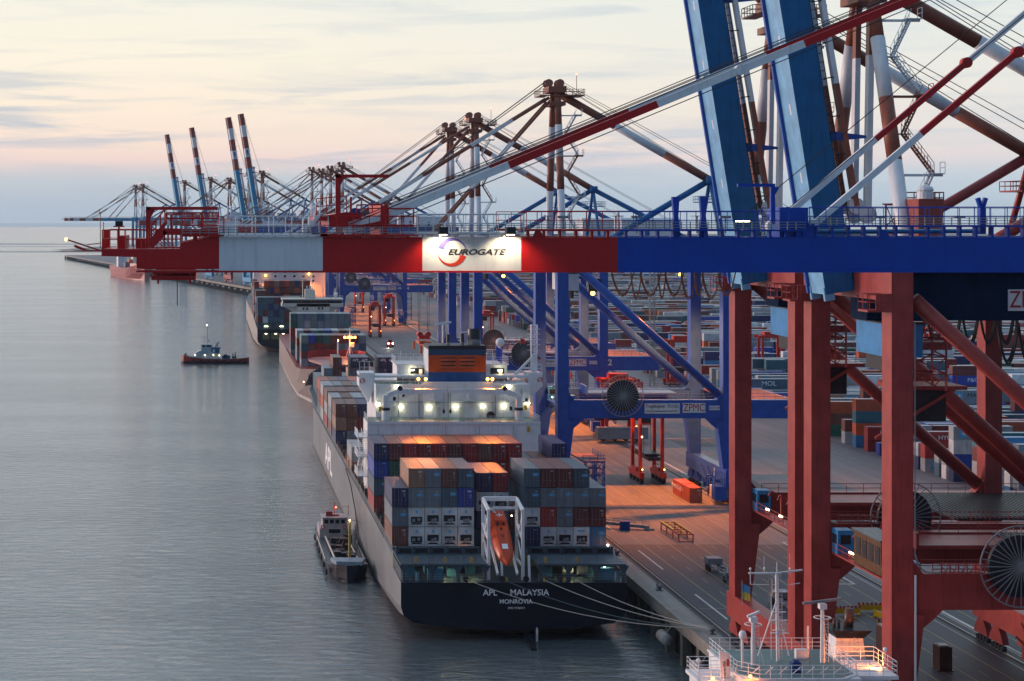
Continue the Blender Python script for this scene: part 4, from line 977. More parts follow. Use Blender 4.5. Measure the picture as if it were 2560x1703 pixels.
for row, y in YB:
    x0 = yard_edge(y) + random.choice((0, 0, 0, 6.2)) + (0 if row % 11 else 3); x = x0; col = 0
    big = y < 475
    maxx = 530 * y / 900 + 60
    xmax = min(900, (2700 - VX) * y / FOC + 10)
    if y < 410: base_h = random.choice((1, 2, 2, 3))
    base_h = random.choice((2, 2, 2, 3, 2, 3))
    while x < xmax:
        L_ = 12.19 if random.random() < .82 else 6.06
        h = max(1, min(4, base_h + random.choice((-1, -1, 0, 0, 0, 1)))); 
        if y > 700: h = min(3, h)
        if random.random() < .02: h = 0
        for lv in range(h):
            cn = random.choice(PN); rgb = COLS[cn]; j = random.uniform(.95, 1.5); rgb = tuple(k * j for k in rgb); z = QZ + .03 + lv * (CH + .015)
            if y < 420 and nyard < 56 and VX + FOC * x / y < 2570:
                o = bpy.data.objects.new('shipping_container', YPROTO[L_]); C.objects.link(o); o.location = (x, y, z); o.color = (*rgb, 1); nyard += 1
                ln = 'long ' if L_ > 10 else 'short '
                tag(o, '%s%s yard container, %s level, %s in the %s row back' % (ln, cn, LEV[lv], ordn[col], ordn[row]), 'container', GB)
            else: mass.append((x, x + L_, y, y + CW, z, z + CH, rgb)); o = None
            if L_ > 10 and cn in LOGOS and y < 900 and (y < 560 or random.random() < .5):
                s, hh = random.choice(LOGOS[cn]); mat = LETD if cn in ('grey', 'pale grey') else LETW
                nxt = True
                if o is not None:
                    text(s, hh, mat, o, (7.2 if s == 'MAERSK' else 6, -.02, 1.55), wide=1.1)
                    if s == 'MAERSK': b = bpy.data.objects.new('star_badge', STAR); C.objects.link(b); b.parent = o; b.location = (2.2, -.01, 1.45)
                else: YB and YT.append((s, hh, mat, x + (7.2 if s == 'MAERSK' else 6), y - .02, z + 1.55, s == 'MAERSK', x + 2.2)) if 'YT' in globals() else globals().update(YT=[(s, hh, mat, x + 7.2, y - .02, z + 1.55, s == 'MAERSK', x + 2.2)])
        x += L_ + .35; col += 1
# ------------------------------------------------------------------ ships
def loft(stations, cx, mats, deckmat=2, flip=False, band=None):
    """stations: (y, [(half, z) from deck edge down to keel]); closed hull with a deck"""
    m = MB(); K = len(stations[0][1]); n = len(stations)
    for side in (-1, 1):
        vs = [(cx + side * h, y, z) for y, ps in stations for h, z in ps]; fs = []
        o = len(m.v); m.v += vs
        for i in range(n - 1):
            for k in range(K - 1):
                f = [i * K + k, (i + 1) * K + k, (i + 1) * K + k + 1, i * K + k + 1]
                if side > 0: f = f[::-1]
                m.f.append([o + q for q in f]); m.m.append(band(k) if band else 0)
    for i in range(n - 1):
        (y0, p0), (y1, p1) = stations[i], stations[i + 1]
        m.k = deckmat; m.add([(cx - p0[0][0], y0, p0[0][1]), (cx + p0[0][0], y0, p0[0][1]), (cx + p1[0][0], y1, p1[0][1]), (cx - p1[0][0], y1, p1[0][1])], [(0, 1, 2, 3)])
    y, ps = stations[0]; m.k = 1
    m.add([(cx - h, y, z) for h, z in ps] + [(cx + h, y, z) for h, z in ps[::-1]], [tuple(range(2 * len(ps)))])
    return m
SX = 43.0
S1 = thing('container_ship', 'large container ship with dark stern lettered in white, moored under the crane booms', 'ship', (SX, 252, 0))
S1.location = (0, 0, 0)
HULLG = paint('hull_grey', (.17, .19, .205), var=.18, scale=.08, dirt=.65, rough=.42, seam=1, rust=.5); NAVY = paint('hull_navy', (.006, .010, .022), var=.3, scale=.2, dirt=.1)
DECKD = paint('deck_slate', (.05, .075, .095), dirt=.4)
st = [(252, [(16.1, 8.3), (16.1, 6), (16.1, 4.8), (15.7, 3.6), (14.3, 2.6), (10, 1.9), (0, 1.5)]),
      (258, [(16.1, 8.35), (16.1, 6), (16.1, 4.2), (15.5, 2.6), (13.6, 1.2), (9, 0.1), (0, -.5)]),
      (264, [(16.1, 8.4), (16.1, 6), (16.1, 3.7), (15.5, 2.0), (13.6, .4), (9, -.6), (0, -1.4)]),
      (264.1, [(16.1, 10.2), (16.1, 6), (16.1, 3.7), (15.5, 2.0), (13.6, .4), (9, -.6), (0, -1.4)]),
      (290, [(16.1, 10.2), (16.1, 6), (16.1, 3), (15.9, 1.0), (15.0, -.8), (11, -2), (0, -3)]),
      (320, [(16.1, 10.2), (16.1, 6), (16.1, 3), (16.1, .5), (16.1, -1.5), (14, -3), (0, -4)]),
      (470, [(16.1, 10.2), (16.1, 6), (16.1, 3), (16.1, .5), (16.1, -1.5), (14, -3), (0, -4)]),
      (497, [(15.6, 12.5), (14.6, 7), (13.4, 3), (12.4, .5), (12, -1.5), (9, -3), (0, -4)]),
      (518, [(12.2, 14), (10.2, 8), (8.2, 3), (7, .5), (6.2, -1.5), (4, -3), (0, -4)]),
      (534, [(6.2, 14.6), (4.4, 8), (2.9, 3), (2.2, .5), (1.8, -1.5), (1, -3), (0, -4)]),
      (543, [(.5, 15), (.2, 8), (.1, 3), (.1, .5), (.1, -1.5), (.1, -3), (0, -4)])]
loft(st, SX, [HULLG], band=lambda k: 3 if k >= 3 else 0).build('hull', [HULLG, NAVY, DECKD, paint('hull_boot', (.10, .055, .045), dirt=.5)], S1)
text('APL', .85, LETW, S1, at(1225.4, 1482.5, 251.97), bold=.012, depth=.03); text('MALAYSIA', .85, LETW, S1, at(1323.7, 1482, 251.97), bold=.012, depth=.03)
text('MONROVIA', .62, LETW, S1, at(1290, 1504.5, 251.97), bold=.012, depth=.03); text('IMO 9196917', .30, LETW, S1, at(1291, 1520.7, 251.97), depth=.03)
text('APL', 5.2, LETW, S1, (SX - 16.13, 408, 4.6), rot=(90, 0, -90), wide=1.9, depth=.03, bold=.02)
m = MB()
for k in range(18): m.box(46.1, 46.35, 251.5, 251.6, 1.6 - k * .14, 1.66 - k * .14)
m.box(46.15, 46.3, 251.58, 252.2, -.9, 1.9); m.build('draught_marks', LETW, S1)
m = MB(); m.prism([(246, -1), (252, -1), (252, 1.2), (248.5, .9), (246.3, .3)], 'x', 44.4, 45.2); m.build('rudder', NAVY, S1)
# mooring deck at the stern: roof, posts, gear, lights
m = MB(); DG = paint('stern_blue_grey', (.055, .085, .11), dirt=.4)
for x0, x1 in ((26.9, 39.3), (46.4, 59.1)):
    m.box(x0, x1, 252.4, 264, 10.6, 10.85)
    for k in range(4):
        x = x0 + .3 + k * (x1 - x0 - .9) / 3; m.box(x, x + .55, 252.5, 253.0, 8.35, 10.6); m.prism([(x - .5, 10.6), (x, 9.7), (x + .55, 9.7), (x + 1.05, 10.6)], 'y', 252.55, 252.8)
m.build('mooring_deck', DG, S1)
MB().box(26.9, 59.1, 263.4, 264, 8.4, 10.6).build('deck_bulkhead', paint('bulkhead_lit_khaki', (.28, .28, .20), dirt=.4), S1)  # pale khaki puts the lamplit look of the back wall into its paint
GB_ = paint('gear_blue', (.06, .20, .30))
for k in range(4):
    MB().box(28.0 + k * 3, 29.4 + k * 3, 256 + (k % 2) * 2, 258 + (k % 2) * 2, 8.4, 9.6).build('mooring_winch', GB_, S1); MB().box(48.0 + k * 3, 49.2 + k * 3, 256, 258 - (k % 2), 8.4, 9.7).build('mooring_winch', GB_, S1)
for x in (30.9, 55.3): MB().box(x, x + 2.2, 253.2, 254.4, 8.4, 10.1).build('gear_box', GB_, S1)
for x in (27.8, 29.4, 57.2, 58.1): m = MB(); m.tube((x, 253.2, 8.4), (x, 253.2, 9.5), .28, 10); m.tube((x, 253.2, 9.5), (x, 253.2, 9.65), .4, 10); m.build('mooring_bitt', GB_, S1)
for x in (50.6, 52.8): MB().tube((x, 256, 9.4), (x + 1.5, 256, 9.4), .75, 14).build('rope_drum', GREY, S1)
for x in (36.2, 41.4, 44.8, 49.7): MB().tube((x, 252.25, 8.75), (x, 252.6, 8.75), .42, 14).build('fairlead', DARK, S1)
for x in (36.6, 41.9, 47.2, 50.0): MB().box(x, x + .22, 252.1, 252.3, 8.4, 9.0).build('chain_stopper', YEL, S1)
for x0 in (29, 33.2, 37, 47.5, 52): MB().box(x0, x0 + .35, 253.2, 253.3, 10.9, 11.7).build('handrail_gate', YEL, S1)
for x0, n in ((27.2, 5), (46.6, 5)):
    m = MB(); m.box(x0, x0 + n * 2.44, 260.4, 261.2, 10.85, 11.75)
    for k in range(n + 1): m.box(x0 + k * 2.44 - .18, x0 + k * 2.44 + .18, 260.1, 260.4, 10.85, 11.9)
    m.k = 1
    for k in range(n): m.box(x0 + k * 2.44 + .4, x0 + k * 2.44 + 2.0, 260.36, 260.4, 11.0, 11.6)  # dark panels imitate shaded recesses; the wall behind is solid
    m.build('lashing_bridge', [DG, DARK], S1)
for x0, x1 in ((27, 39.2), (46.5, 59)):
    MB().rail([(x0, 252.2, 8.35), (x1, 252.2, 8.35)], sp=1.2, r=.025, mids=2).build('stern_railing', GREY, S1); MB().rail([(x0, 252.5, 10.85), (x1, 252.5, 10.85)], sp=1.2, r=.025, mids=2).build('stern_railing', GREY, S1)
m = MB(); m.rail([(SX - 16.05, y, 10.2 if y < 470 else 10.2 + (y - 470) * .08) for y in (264.2, 300, 350, 400, 470, 497)], h=1.2, sp=1.8, r=.04, mids=2)
m.rail([(SX - 16.05, 252.3, 8.35), (SX - 16.05, 264, 8.4)], h=1.6, sp=1.5, r=.04, mids=3)
m.build('deck_railing', GREY, S1)
for x in (33.6, 37.3, 51.7, 56.4): 
    m = MB(); m.box(x - .6, x + .6, 253.6, 253.75, 10.42, 10.55); m.build('deck_light', L_COOL, S1)
    lamp('deck_light_beam', S1, (x, 254.4, 10.3), (1, .85, .4), 160, 0, bulb=False, spot=150, r=.15)
# lashing bridge behind the stern railing and hatch level
for b in ((26.9, 39.3, 264.2, 276.8, 10.2, 11.15), (46.4, 58.95, 264.2, 276.8, 10.2, 11.15), (39.3, 46.4, 268.5, 281, 10.2, 12.75), (27, 58.9, 293, 307, 10.2, 11.15), (27.2, 58.8, 384, 455, 10.2, 11.15), (28.5, 57.5, 470, 500, 11, 16.9)): MB().box(*b).build('hatch_coaming', DG, S1)
# free-fall lifeboat in its white launching frame
fr = MB()
for x in (39.6, 44.5):
    for y, zt in ((253.4, 18.4), (258.6, 19.3)): fr.beam((x, y, 8.4 if y < 255 else 10.5), (x, y, zt), .42, .42)
    fr.beam((x, 253.4, 18.3), (x, 258.6, 19.2), .42, .42); fr.beam((x, 253.4, 14.2), (x, 258.6, 15.6), .36, .36)
    fr.beam((x, 253.4, 17.8), (x, 258.6, 12.4), .26, .26); fr.beam((x, 253.4, 10.6), (x, 258.6, 14.2), .22, .22); fr.beam((x, 253.4, 10.4), (x, 258.6, 10.4), .3, .3)
fr.beam((39.6, 258.6, 19.2), (44.5, 258.6, 19.2), .5, .6); fr.beam((40.8, 257.2, 18.1), (44.4, 257.2, 18.1), .25, .35)
for x in (40.6, 43.4): fr.beam((x, 251.6, 9.6), (x, 263.5, 15.9), .3, .4)
fr.beam((40.6, 258.2, 17.9), (43.6, 262, 15), .25, .3)
for x in (41.4, 45.3): fr.beam((x, 252.6, 8.3), (x, 253.1, 12), .3, .3)
FR = fr.build('lifeboat_frame', SHIPW, S1)
lamp('frame_light', FR, (43.6, 257.5, 16.9), WARM, 8, .12)
LB = thing('lifeboat', 'orange enclosed lifeboat hanging nose down in the white stern frame', 'lifeboat', (42.0, 257.0, 13.75))
LB.rotation_euler = (R(29), 0, R(0))
lst = []
for y, w, h0, h1 in ((-6.1, .05, .1, .35), (-5.4, .55, -.45, .65), (-4.2, 1.05, -.85, .9), (-2.5, 1.32, -1.05, 1.05), (0, 1.4, -1.1, 1.15), (2.4, 1.38, -1.05, 1.2), (4.2, 1.3, -.95, 1.15), (4.9, 1.15, -.8, 1.0)):
    lst.append((y, [(w * .55, h1), (w * .9, h1 * .62), (w, .12), (w * 1.05, .0), (w * .86, h0 * .55), (0, h0)]))
ORB = paint('lifeboat_orange', (.50, .055, .012), var=.1, dirt=.15)
loft(lst[::-1], 0, [ORB]).build('hull', [ORB, ORB, ORB], LB, True)
m = MB(); m.prism([(1.2, .95), (1.9, 1.75), (4.1, 1.8), (4.7, 1.0)], 'x', -.8, .8); cb = m.build('cabin', ORB, LB)
m = MB()
for x in (-.62, .28): m.add([(x, 1.34, 1.16), (x + .34, 1.34, 1.16), (x + .34, 1.72, 1.6), (x, 1.72, 1.6)], [(0, 1, 2, 3)])
m.box(-.83, -.81, 2.2, 2.9, 1.2, 1.5); m.box(.81, .83, 2.2, 2.9, 1.2, 1.5); m.box(-.13, .12, .4, .95, 1.16, 1.2); m.build('cabin_window', GLASS, LB)
m = MB(); m.box(-.5, .5, 3.0, 3.12, 1.79, 1.81); m.box(-.06, .06, 2.6, 3.5, 1.795, 1.815); m.build('cross_mark', LETW, LB); m = MB(); m.add([(-.42, -3.6, 1.0), (.42, -3.6, 1.0), (.42, -2.6, 1.09), (-.42, -2.6, 1.09)], [(0, 1, 2, 3)]); m.build('bow_plate', LETW, LB)
text('1 EC', .36, LETK, LB, (0, -1.0, 1.15), rot=(0, 0, 90), depth=.01)
# containers, counted from the port (water) side; tier names from the deck up
CX0 = 26.9; PIT = 2.465; TN = ['bottom', 'second', 'third', 'top']
def stack(y, bay, cols, z0=11.2, x0=CX0, first=0, sides=None, parts=True, L_=40, tierh=2.92, nm=None, cn=None, hide=None):
    for i, tiers in enumerate(cols):
        for t, c in enumerate(tiers):
            if c is None: continue
            kind = 'dry'
            if c.startswith('R:'): kind = 'reefer'; c = c[2:]
            tn = (['bottom', 'second', 'third', 'fourth', 'fifth', 'sixth'][t]) if t < len(tiers) - 1 else 'top'
            if len(tiers) == 1: tn = 'single'
            colw = (cn or ordn)[first + i]
            if hide and hide(first + i, t):
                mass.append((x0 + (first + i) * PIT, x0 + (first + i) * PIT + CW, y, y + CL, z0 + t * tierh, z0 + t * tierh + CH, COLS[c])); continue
            lab = '%s %s, %s tier, %s column from the water, %s' % (c, 'reefer' if kind == 'reefer' else 'container', tn, colw, bay)
            container(x0 + (first + i) * PIT, y, z0 + t * tierh, c, lab, L_, kind, nm or 'containers on the dark-sterned ship', parts)
W = 'R:white'
stack(264.5, 'stern stack', [['brown', 'grey', 'navy blue'], [W, W, 'grey', 'tan'], [W, W, 'grey', 'grey'], [W, W, 'slate blue', 'brown'], [W, W, 'bright blue', 'slate blue']])
stack(264.5, 'stern stack', [['navy blue', W, 'slate blue', 'slate blue'], [W, 'red', 'grey', 'maroon'], [W, 'grey', 'grey', 'maroon'], [W, 'maroon', 'grey', 'slate blue'], ['light blue', 'maroon', 'grey']], first=8)
stack(269, 'stack behind the lifeboat', [['navy blue', W, 'navy blue'], ['grey', W, 'red'], ['maroon']], z0=12.8, first=5, x0=CX0 + 1.0)
stack(294, 'row just aft of the bridge', [['red', 'slate blue', 'bright blue', 'navy blue'], ['maroon', 'grey', 'green', 'maroon'], ['brown', 'navy blue', 'red'], ['red', 'maroon', 'red'], ['navy blue', 'grey', 'red'],
       ['red', 'maroon', 'maroon'], ['maroon', 'navy blue', 'red'], ['red', 'grey', 'maroon'], ['maroon', 'red', 'red'], ['navy blue', 'slate blue', 'red'], ['brown', 'red', 'slate blue'], ['red', 'maroon', 'brown'], ['maroon', 'navy blue', 'grey', 'navy blue']], hide=lambda c, t: c > 1 and t < 2)
for i, c in enumerate(['red', 'red', 'red', 'maroon', 'red', 'brown', 'red', 'red']):
    container(CX0 + (2 + i) * PIT, 294, 11.2 + 3 * 2.92, c, '%s container, top tier, %s column from the water, row just aft of the bridge' % (c, ordn[2 + i]), group='containers on the dark-sterned ship')
FB = [[['navy blue', 'tan', 'brown'], ['grey', 'brown', 'brown'], ['brown', 'red', 'navy blue'], ['red', 'grey', 'grey']],
      [['brown', 'grey', 'pale grey'], ['grey', 'maroon', 'maroon'], ['grey', 'brown', 'pale grey'], ['red', 'grey', 'grey']],
      [['red', 'pale grey', 'brown'], ['maroon', 'grey', 'brown'], ['grey', 'brown', 'maroon'], ['red', 'grey', 'brown']],
      [['pale grey', 'orange', 'pale grey'], ['grey', 'navy blue', 'grey'], ['grey', 'navy blue', 'brown'], ['brown', 'red', 'grey']],
      [['slate blue', 'maroon', 'orange'], ['navy blue', 'grey', 'maroon'], ['grey', 'grey', 'navy blue'], ['red', 'brown', 'orange'], ['grey', 'grey', 'pale grey']]]
FN = [k + ' stack ahead of the bridge' for k in ordn[:5]]
for k, (y, cols) in enumerate(zip((385, 399, 413.4, 428, 441), FB)): stack(y, FN[k], cols, hide=lambda c, t: k > 0 and c > 0 and t < 2)
container(27.2, 345, 9.9, 'tan', 'tan container beside the port wall of the bridge house', 40, group='containers on the dark-sterned ship'); container(27.2, 345, 12.82, 'pale grey', 'pale grey container on the tan one beside the port wall of the bridge house', 40, group='containers on the dark-sterned ship')
stack(478, 'bow stack', [['grey'], ['brown', 'brown'], [], ['grey', 'navy blue'], ['grey', 'navy blue'], [], ['navy blue', 'navy blue'], ['navy blue', 'navy blue'], ['pale grey'], ['brown']], z0=17.0, x0=30.2, cn=ordn)
for x in (37.6, 40.05, 45.0, 47.4): text('APL', .7, LETW, S1, (x + 1.2, 477.9, 22.0))
# breakwater and foremast gear at the bow
m = MB(); m.prism([(26.4, 12.5), (38, 14), (38, 18.2), (31, 18.2), (28, 16)], 'y', 505, 505.4)
for k in range(16): m.box(27.5 + k * .7, 27.7 + k * .7, 504.8, 505, 13.5, 16 + min(2, k * .5))
m.build('breakwater', paint('breakwater_violet', (.11, .10, .13)), S1)
# deck house
H_ = MB(); H_.box(28.1, 59.4, 320, 328.45, 10.2, 23.3); H_.box(30.4, 59.0, 328.5, 347, 10.2, 29.4); H_.box(39.2, 51.8, 327.6, 328.5, 23.3, 29.9)
H_.box(27.7, 62.2, 333.5, 338.5, 30.2, 30.6); H_.box(27.7, 30.6, 333.2, 338.5, 28.6, 31.1); H_.box(59.6, 62.2, 333.2, 338.5, 28.6, 31.1)
H_.prism([(27.7, 28.6), (30.6, 28.6), (29.5, 25.5)], 'y', 333.2, 338); H_.prism([(62.2, 28.6), (59.4, 28.6), (59.4, 26)], 'y', 333.2, 338)
H_.box(35.2, 56.2, 337, 345, 29.4, 32.3); H_.box(34.9, 56.5, 336.6, 345.4, 32.3, 32.5)
H_.box(28.1, 59.4, 319.85, 320, 23.0, 23.5)
H_.build('deck_house', SHIPW, S1)
m = MB(); m.box(28.2, 59.3, 320.1, 328.4, 23.31, 23.36); m.box(30.5, 39, 329, 333, 29.41, 29.46); m.build('deck_paint', GREEN_DECK, S1)
m = MB(); m.rail([(28.2, 328, 23.35), (28.2, 320.1, 23.35), (59.3, 320.1, 23.35), (59.3, 328, 23.35)], sp=1.5, r=.03, mids=2)
m.rail([(29.6, 329, 29.4), (39, 329, 29.4)], sp=1.2, r=.03); m.rail([(52, 329, 29.4), (59, 329, 29.4)], sp=1.2, r=.03)
m.rail([(35, 336.8, 32.5), (56.4, 336.8, 32.5), (56.4, 345, 32.5), (35, 345, 32.5), (35, 336.8, 32.5)], sp=1.4, r=.035, mids=2, h=1.3)
m.rail([(27.8, 333.4, 31.1), (30.5, 333.4, 31.1)], h=2.2, sp=1, r=.04); m.rail([(59.7, 333.4, 31.1), (62.1, 333.4, 31.1)], h=1.6, sp=1, r=.04)
for k in range(6): x = 36 + k * 3.3 + (k % 2); m.tube((x, 337.5, 32.5), (x, 337.5, 35.0), .04, 4)
m.build('house_railing', SHIPW, S1)
for x0, x1 in ((37.8, 41.3), (53.0, 55.6)):
    m = MB(); m.box(x0, x1, 336.9, 337, 30.6, 31.7); w = m.build('window', GLASS, S1); m = MB(); m.box(x0 + 1.6, x0 + 2.2, 336.85, 336.9, 30.7, 31.5); m.build('lit_pane', L_WIN, w)
for (x, y, z, w_, h_) in ((35.3, 328.4, 27.0, .5, .7), (58.1, 328.4, 26.2, .5, .6), (33.6, 328.4, 26.4, .5, .7), (55.2, 328.4, 24.6, .5, .7)):
    m = MB(); m.box(x, x + w_, y, y + .1, z, z + h_); m.build('porthole', GLASS, S1)
for (px, py, Y) in ((950, 1023, 328), (1314, 1019, 328), (1321, 1073, 319.8), (1014, 981, 330)):
    p = at(px, py, Y); m = MB(); m.box(p.x - .25, p.x + .25, Y - .12, Y + .1, p.z - .45, p.z + .45); m.build('yellow_locker', YEL, S1)
m = MB(); p = at(1225.5, 1038.6, 328); m.tube((p.x, 327.3, p.z), (p.x, 328.6, p.z), .82, 18); m.build('vent_fan', DARK, S1)
for px, py in ((906, 952), (1350, 949)):
    p = at(px, py, 333.1); m = MB(); n = 14
    for k in range(n):
        a, b = 2 * math.pi * k / n, 2 * math.pi * (k + 1) / n; m.k = (k // 3) % 2; m.tube((p.x + .42 * math.cos(a), 333.1, p.z + .42 * math.sin(a)), (p.x + .42 * math.cos(b), 333.1, p.z + .42 * math.sin(b)), .11, 6)
    m.build('lifebuoy', [flat('buoy_red', (.4, .03, .03)), MARKW], S1)
m = MB()
for zz in (13.5, 17, 20.5):
    m.box(26.3, 28.1, 320, 327, zz, zz + .15); m.rail([(28, 320, zz + .15), (26.4, 320, zz + .15), (26.4, 327, zz + .15)], sp=1, r=.04, mids=2)
m.stair((27.2, 327, 13.6), (27.2, 321, 17), .8, (1, 0, 0)); m.stair((27.2, 321, 17.1), (27.2, 327, 20.5), .8, (1, 0, 0)); m.build('side_gallery', SHIPW, S1); m = MB(); m.stair((57.8, 330, 25.4), (57.8, 333, 29.4), .8, (1, 0, 0)); m.build('outside_stair', SHIPW, S1)
# funnel with louvres and exhaust pipes
FO = paint('funnel_orange', (.50, .075, .015), dirt=.2); FBL = paint('funnel_blue', (.012, .075, .24), dirt=.35); FSL = paint('funnel_slate', (.02, .06, .13), dirt=.2)
m = MB()
for z0, z1, k in ((28.9, 31.6, 0), (31.6, 34.7, 1), (34.7, 35.8, 2), (35.8, 36.5, 3)): m.k = k; m.box(40.3, 51.0, 329.6, 337, z0, z1)
m.k = 4; m.box(40.28, 40.3, 329.7, 336.9, 31.6, 35.8)
F_ = m.build('funnel', [FBL, FO, FSL, DARK, WHITE], S1)
for x in (42.6, 46.2):
    m = MB(); m.k = 1; m.box(x, x + 2.75, 329.55, 329.6, 32.2, 34.3); m.k = 0
    for k in range(3): m.add([(x - .05, 329.35, 32.25 + k * .7), (x + 2.8, 329.35, 32.25 + k * .7), (x + 2.8, 329.52, 32.72 + k * .7), (x - .05, 329.52, 32.72 + k * .7)], [(0, 1, 2, 3)])
    m.build('louvre', [FO, DARK], F_)
STK = paint('exhaust_pipe', (.14, .14, .14), metal=.4)
for px, r, y0, y1 in ((1185, 1.27, 825, 874), (1120, .36, 837, 874), (1155.5, .36, 836, 874)):
    b, t = at(px, y1, 332), at(px, y0, 333); m = MB(); m.tube(b, b.lerp(t, .45), r, 16); m.k = 1; m.tube(b.lerp(t, .45), t, r * .98, 16, cap=False); m.tube(t - Vector((0, 0, .5)), t - Vector((0, 0, .45)), r * .95, 16); m.build('exhaust_stack', [STK, DARK], F_, True)
# provision cranes on the deck
for sx, x0, ex in ((1, 31.7, 42.6), (-1, 56.0, 43.2)):
    m = MB(); m.tube((x0, 323, 23.3), (x0, 323, 25.2), .75, 14); m.k = 1; m.tube((x0, 323, 25.2), (x0, 323, 25.7), .8, 14); m.k = 0; m.beam((x0, 323, 25.7), (x0, 323, 28.0), 1.0, 1.0)
    m.beam((x0 + sx * .3, 323, 27.9), (x0 + sx * 2.6, 323, 28.7), .8, .9); m.beam((x0 + sx * 2.4, 323, 28.6), (ex, 323, 28.75), .75, 1.05, w2=.5, h2=.6); m.beam((x0 + sx * .7, 322.9, 26.2), (x0 + sx * 4.6, 322.9, 28.2), .2, .2)
    m.k = 1; m.tube((ex - sx * .3, 323, 28.4), (ex - sx * .3, 323, 24.6), .03, 4); m.sphere((ex - sx * .3, 323, 25.0), .25, 8, 6, 1.8); m.tube((x0 + sx * 2.6, 322.6, 29.2), (x0 + sx * 2.6, 323.4, 29.2), .45, 12)
    m.build('deck_crane', [SHIPW, DARK], S1)
# masts and domes on the monkey island
m = MB(); p = at(1250, 856, 340); m.sphere(p, .85, 14, 10); m.tube((p.x, p.y, 32.5), (p.x, p.y, p.z), .25, 8); m.build('satellite_dome', SHIPW, S1)
m = MB(); p = at(1335, 960, 336); x = p.x; m.truss((x, 336, 34.5), (x, 336, 40), 1.1, 6, .08); m.beam((x, 336, 29.2), (x, 336, 34.5), 1.1, 1.1); m.beam((x - 4.6, 336, 29.6), (x - .2, 336, 34), .45, .45); m.beam((x - 2.6, 336, 31.8), (x, 336, 31.8), .35, .35); m.beam((x - 2.6, 336, 31.4), (x - .6, 336, 30.0), .3, .3)
for k in range(5): m.tube((x - 1.3, 336, 35.2 + k), (x + 1.2, 336, 35.2 + k), .05, 4)
m.build('signal_mast', SHIPW, S1)
m = MB(); p = at(1107, 860, 338); m.tube((p.x, 338, 32.5), (p.x, 338, 40.1), .16, 6); m.beam((p.x - 1.4, 338, 40.0), (p.x + 1.6, 338, 40.4), .3, .35); m.tube((p.x + 4.8, 338, 36.5), (p.x + 4.8, 338, 38.6), .12, 6); m.beam((p.x + 3.6, 338, 38.5), (p.x + 6, 338, 38.6), .2, .2); m.build('radar_mast', SHIPW, S1)
for x in (33.2, 41.6, 45.8, 49.4, 56.6): m = MB(); m.box(x, x + .8, 327.5 if 39 < x < 51 else 328.4, 328.5, 23.4, 25.3); m.build('door', paint('door_cream', (.55, .56, .54)), S1)
for x in (41.2, 47.6):
    m = MB(); m.box(x - .9, x + .9, 326.6, 327.6, 26.5, 26.62); m.beam((x, 326.8, 26.5), (x, 327.6, 25.6), .12, .12); m.box(x - .3, x + .3, 326.9, 327.6, 26.62, 28.0); m.build('wall_bracket', SHIPW, S1)
for x in (34.6, 38.4, 43.7, 52.6, 57.4): m = MB(); Yw = 327.45 if 39 < x < 51.8 else 328.35; m.tube((x, Yw, 23.4), (x, Yw, 28.6), .07, 6); m.build('wall_pipe', GREY, S1)
m = MB(); m.tube((30.6, 328.35, 26.15), (39.2, 328.35, 26.15), .05, 5); m.tube((39.2, 327.45, 26.15), (51.8, 327.45, 26.15), .05, 5); m.tube((51.8, 328.35, 26.15), (58.8, 328.35, 26.15), .05, 5); m.tube((39.2, 328.35, 26.15), (39.2, 327.45, 26.15), .05, 5); m.tube((51.8, 328.35, 26.15), (51.8, 327.45, 26.15), .05, 5); m.build('wall_cable', GREY, S1)
for k in range(5): m = MB(); m.box(30 + k * 6.1, 30.06 + k * 6.1, 319.8, 319.86, 12, 22.8); m.build('wall_rib', GREY, S1)
# lamps: white wall lights, four strong deck floods, lights along the port side deck
for px, py in ((944, 1012), (1002, 1019.5), (1073, 1021), (1139, 1019), (1207.5, 1018), (1260, 1017), (1318.5, 1010), (992, 968), (1272, 968), (1030, 927), (1250, 928)):
    Y = 328.2 if py > 950 else 336.5
    if 1055 < px < 1225 and py > 950: Y = 327.3
    p = at(px, py, Y); m = MB(); m.box(p.x - .42, p.x + .42, Y - .25, Y, p.z + .05, p.z + .2); m.build('wall_light', L_COOL, S1)
    lamp('wall_light_beam', S1, (p.x, Y - .5, p.z), (1, .86, .62), 8, 0, bulb=False, spot=160, aim=(0, .25, -1), r=.1)
for px in (1046, 1064.4, 1219, 1231):
    p = at(px, 948, 327); MB().beam((p.x, 327.2, 29.4), (p.x, 327.2, p.z), .1, .1).build('lamp_post', SHIPW, S1)
    lamp('flood_light', S1, p, SOD, 6000, .30, spot=84, aim=(0, -1, -.75), glowmat=L_SOD)
for Y in (531, 495, 395, 376, 358, 296, 266.5):
    p = Vector((SX - 15.5, Y, 11.3)); lamp('side_light', S1, p, SOD, 40, .16, glowmat=L_WARM)
lamp('side_light', S1, (58.7, 262.5, 11.7), SOD, 35, .16, glowmat=L_WARM); lamp('side_light', S1, (37.5, 263.3, 11.2), SOD, 12, .13, glowmat=L_SOD)
# port side deck clutter
m = MB()
for k in range(16):
    y = 270 + k * 7.4; m.box(27.1, 27.6, y, y + .6, 10.2, 12.2); m.box(27.3, 27.9, y + 2, y + 3.4, 10.2, 11.2)
m.build('lashing_gear', [paint('gear_rust', (.12, .08, .06))], S1)
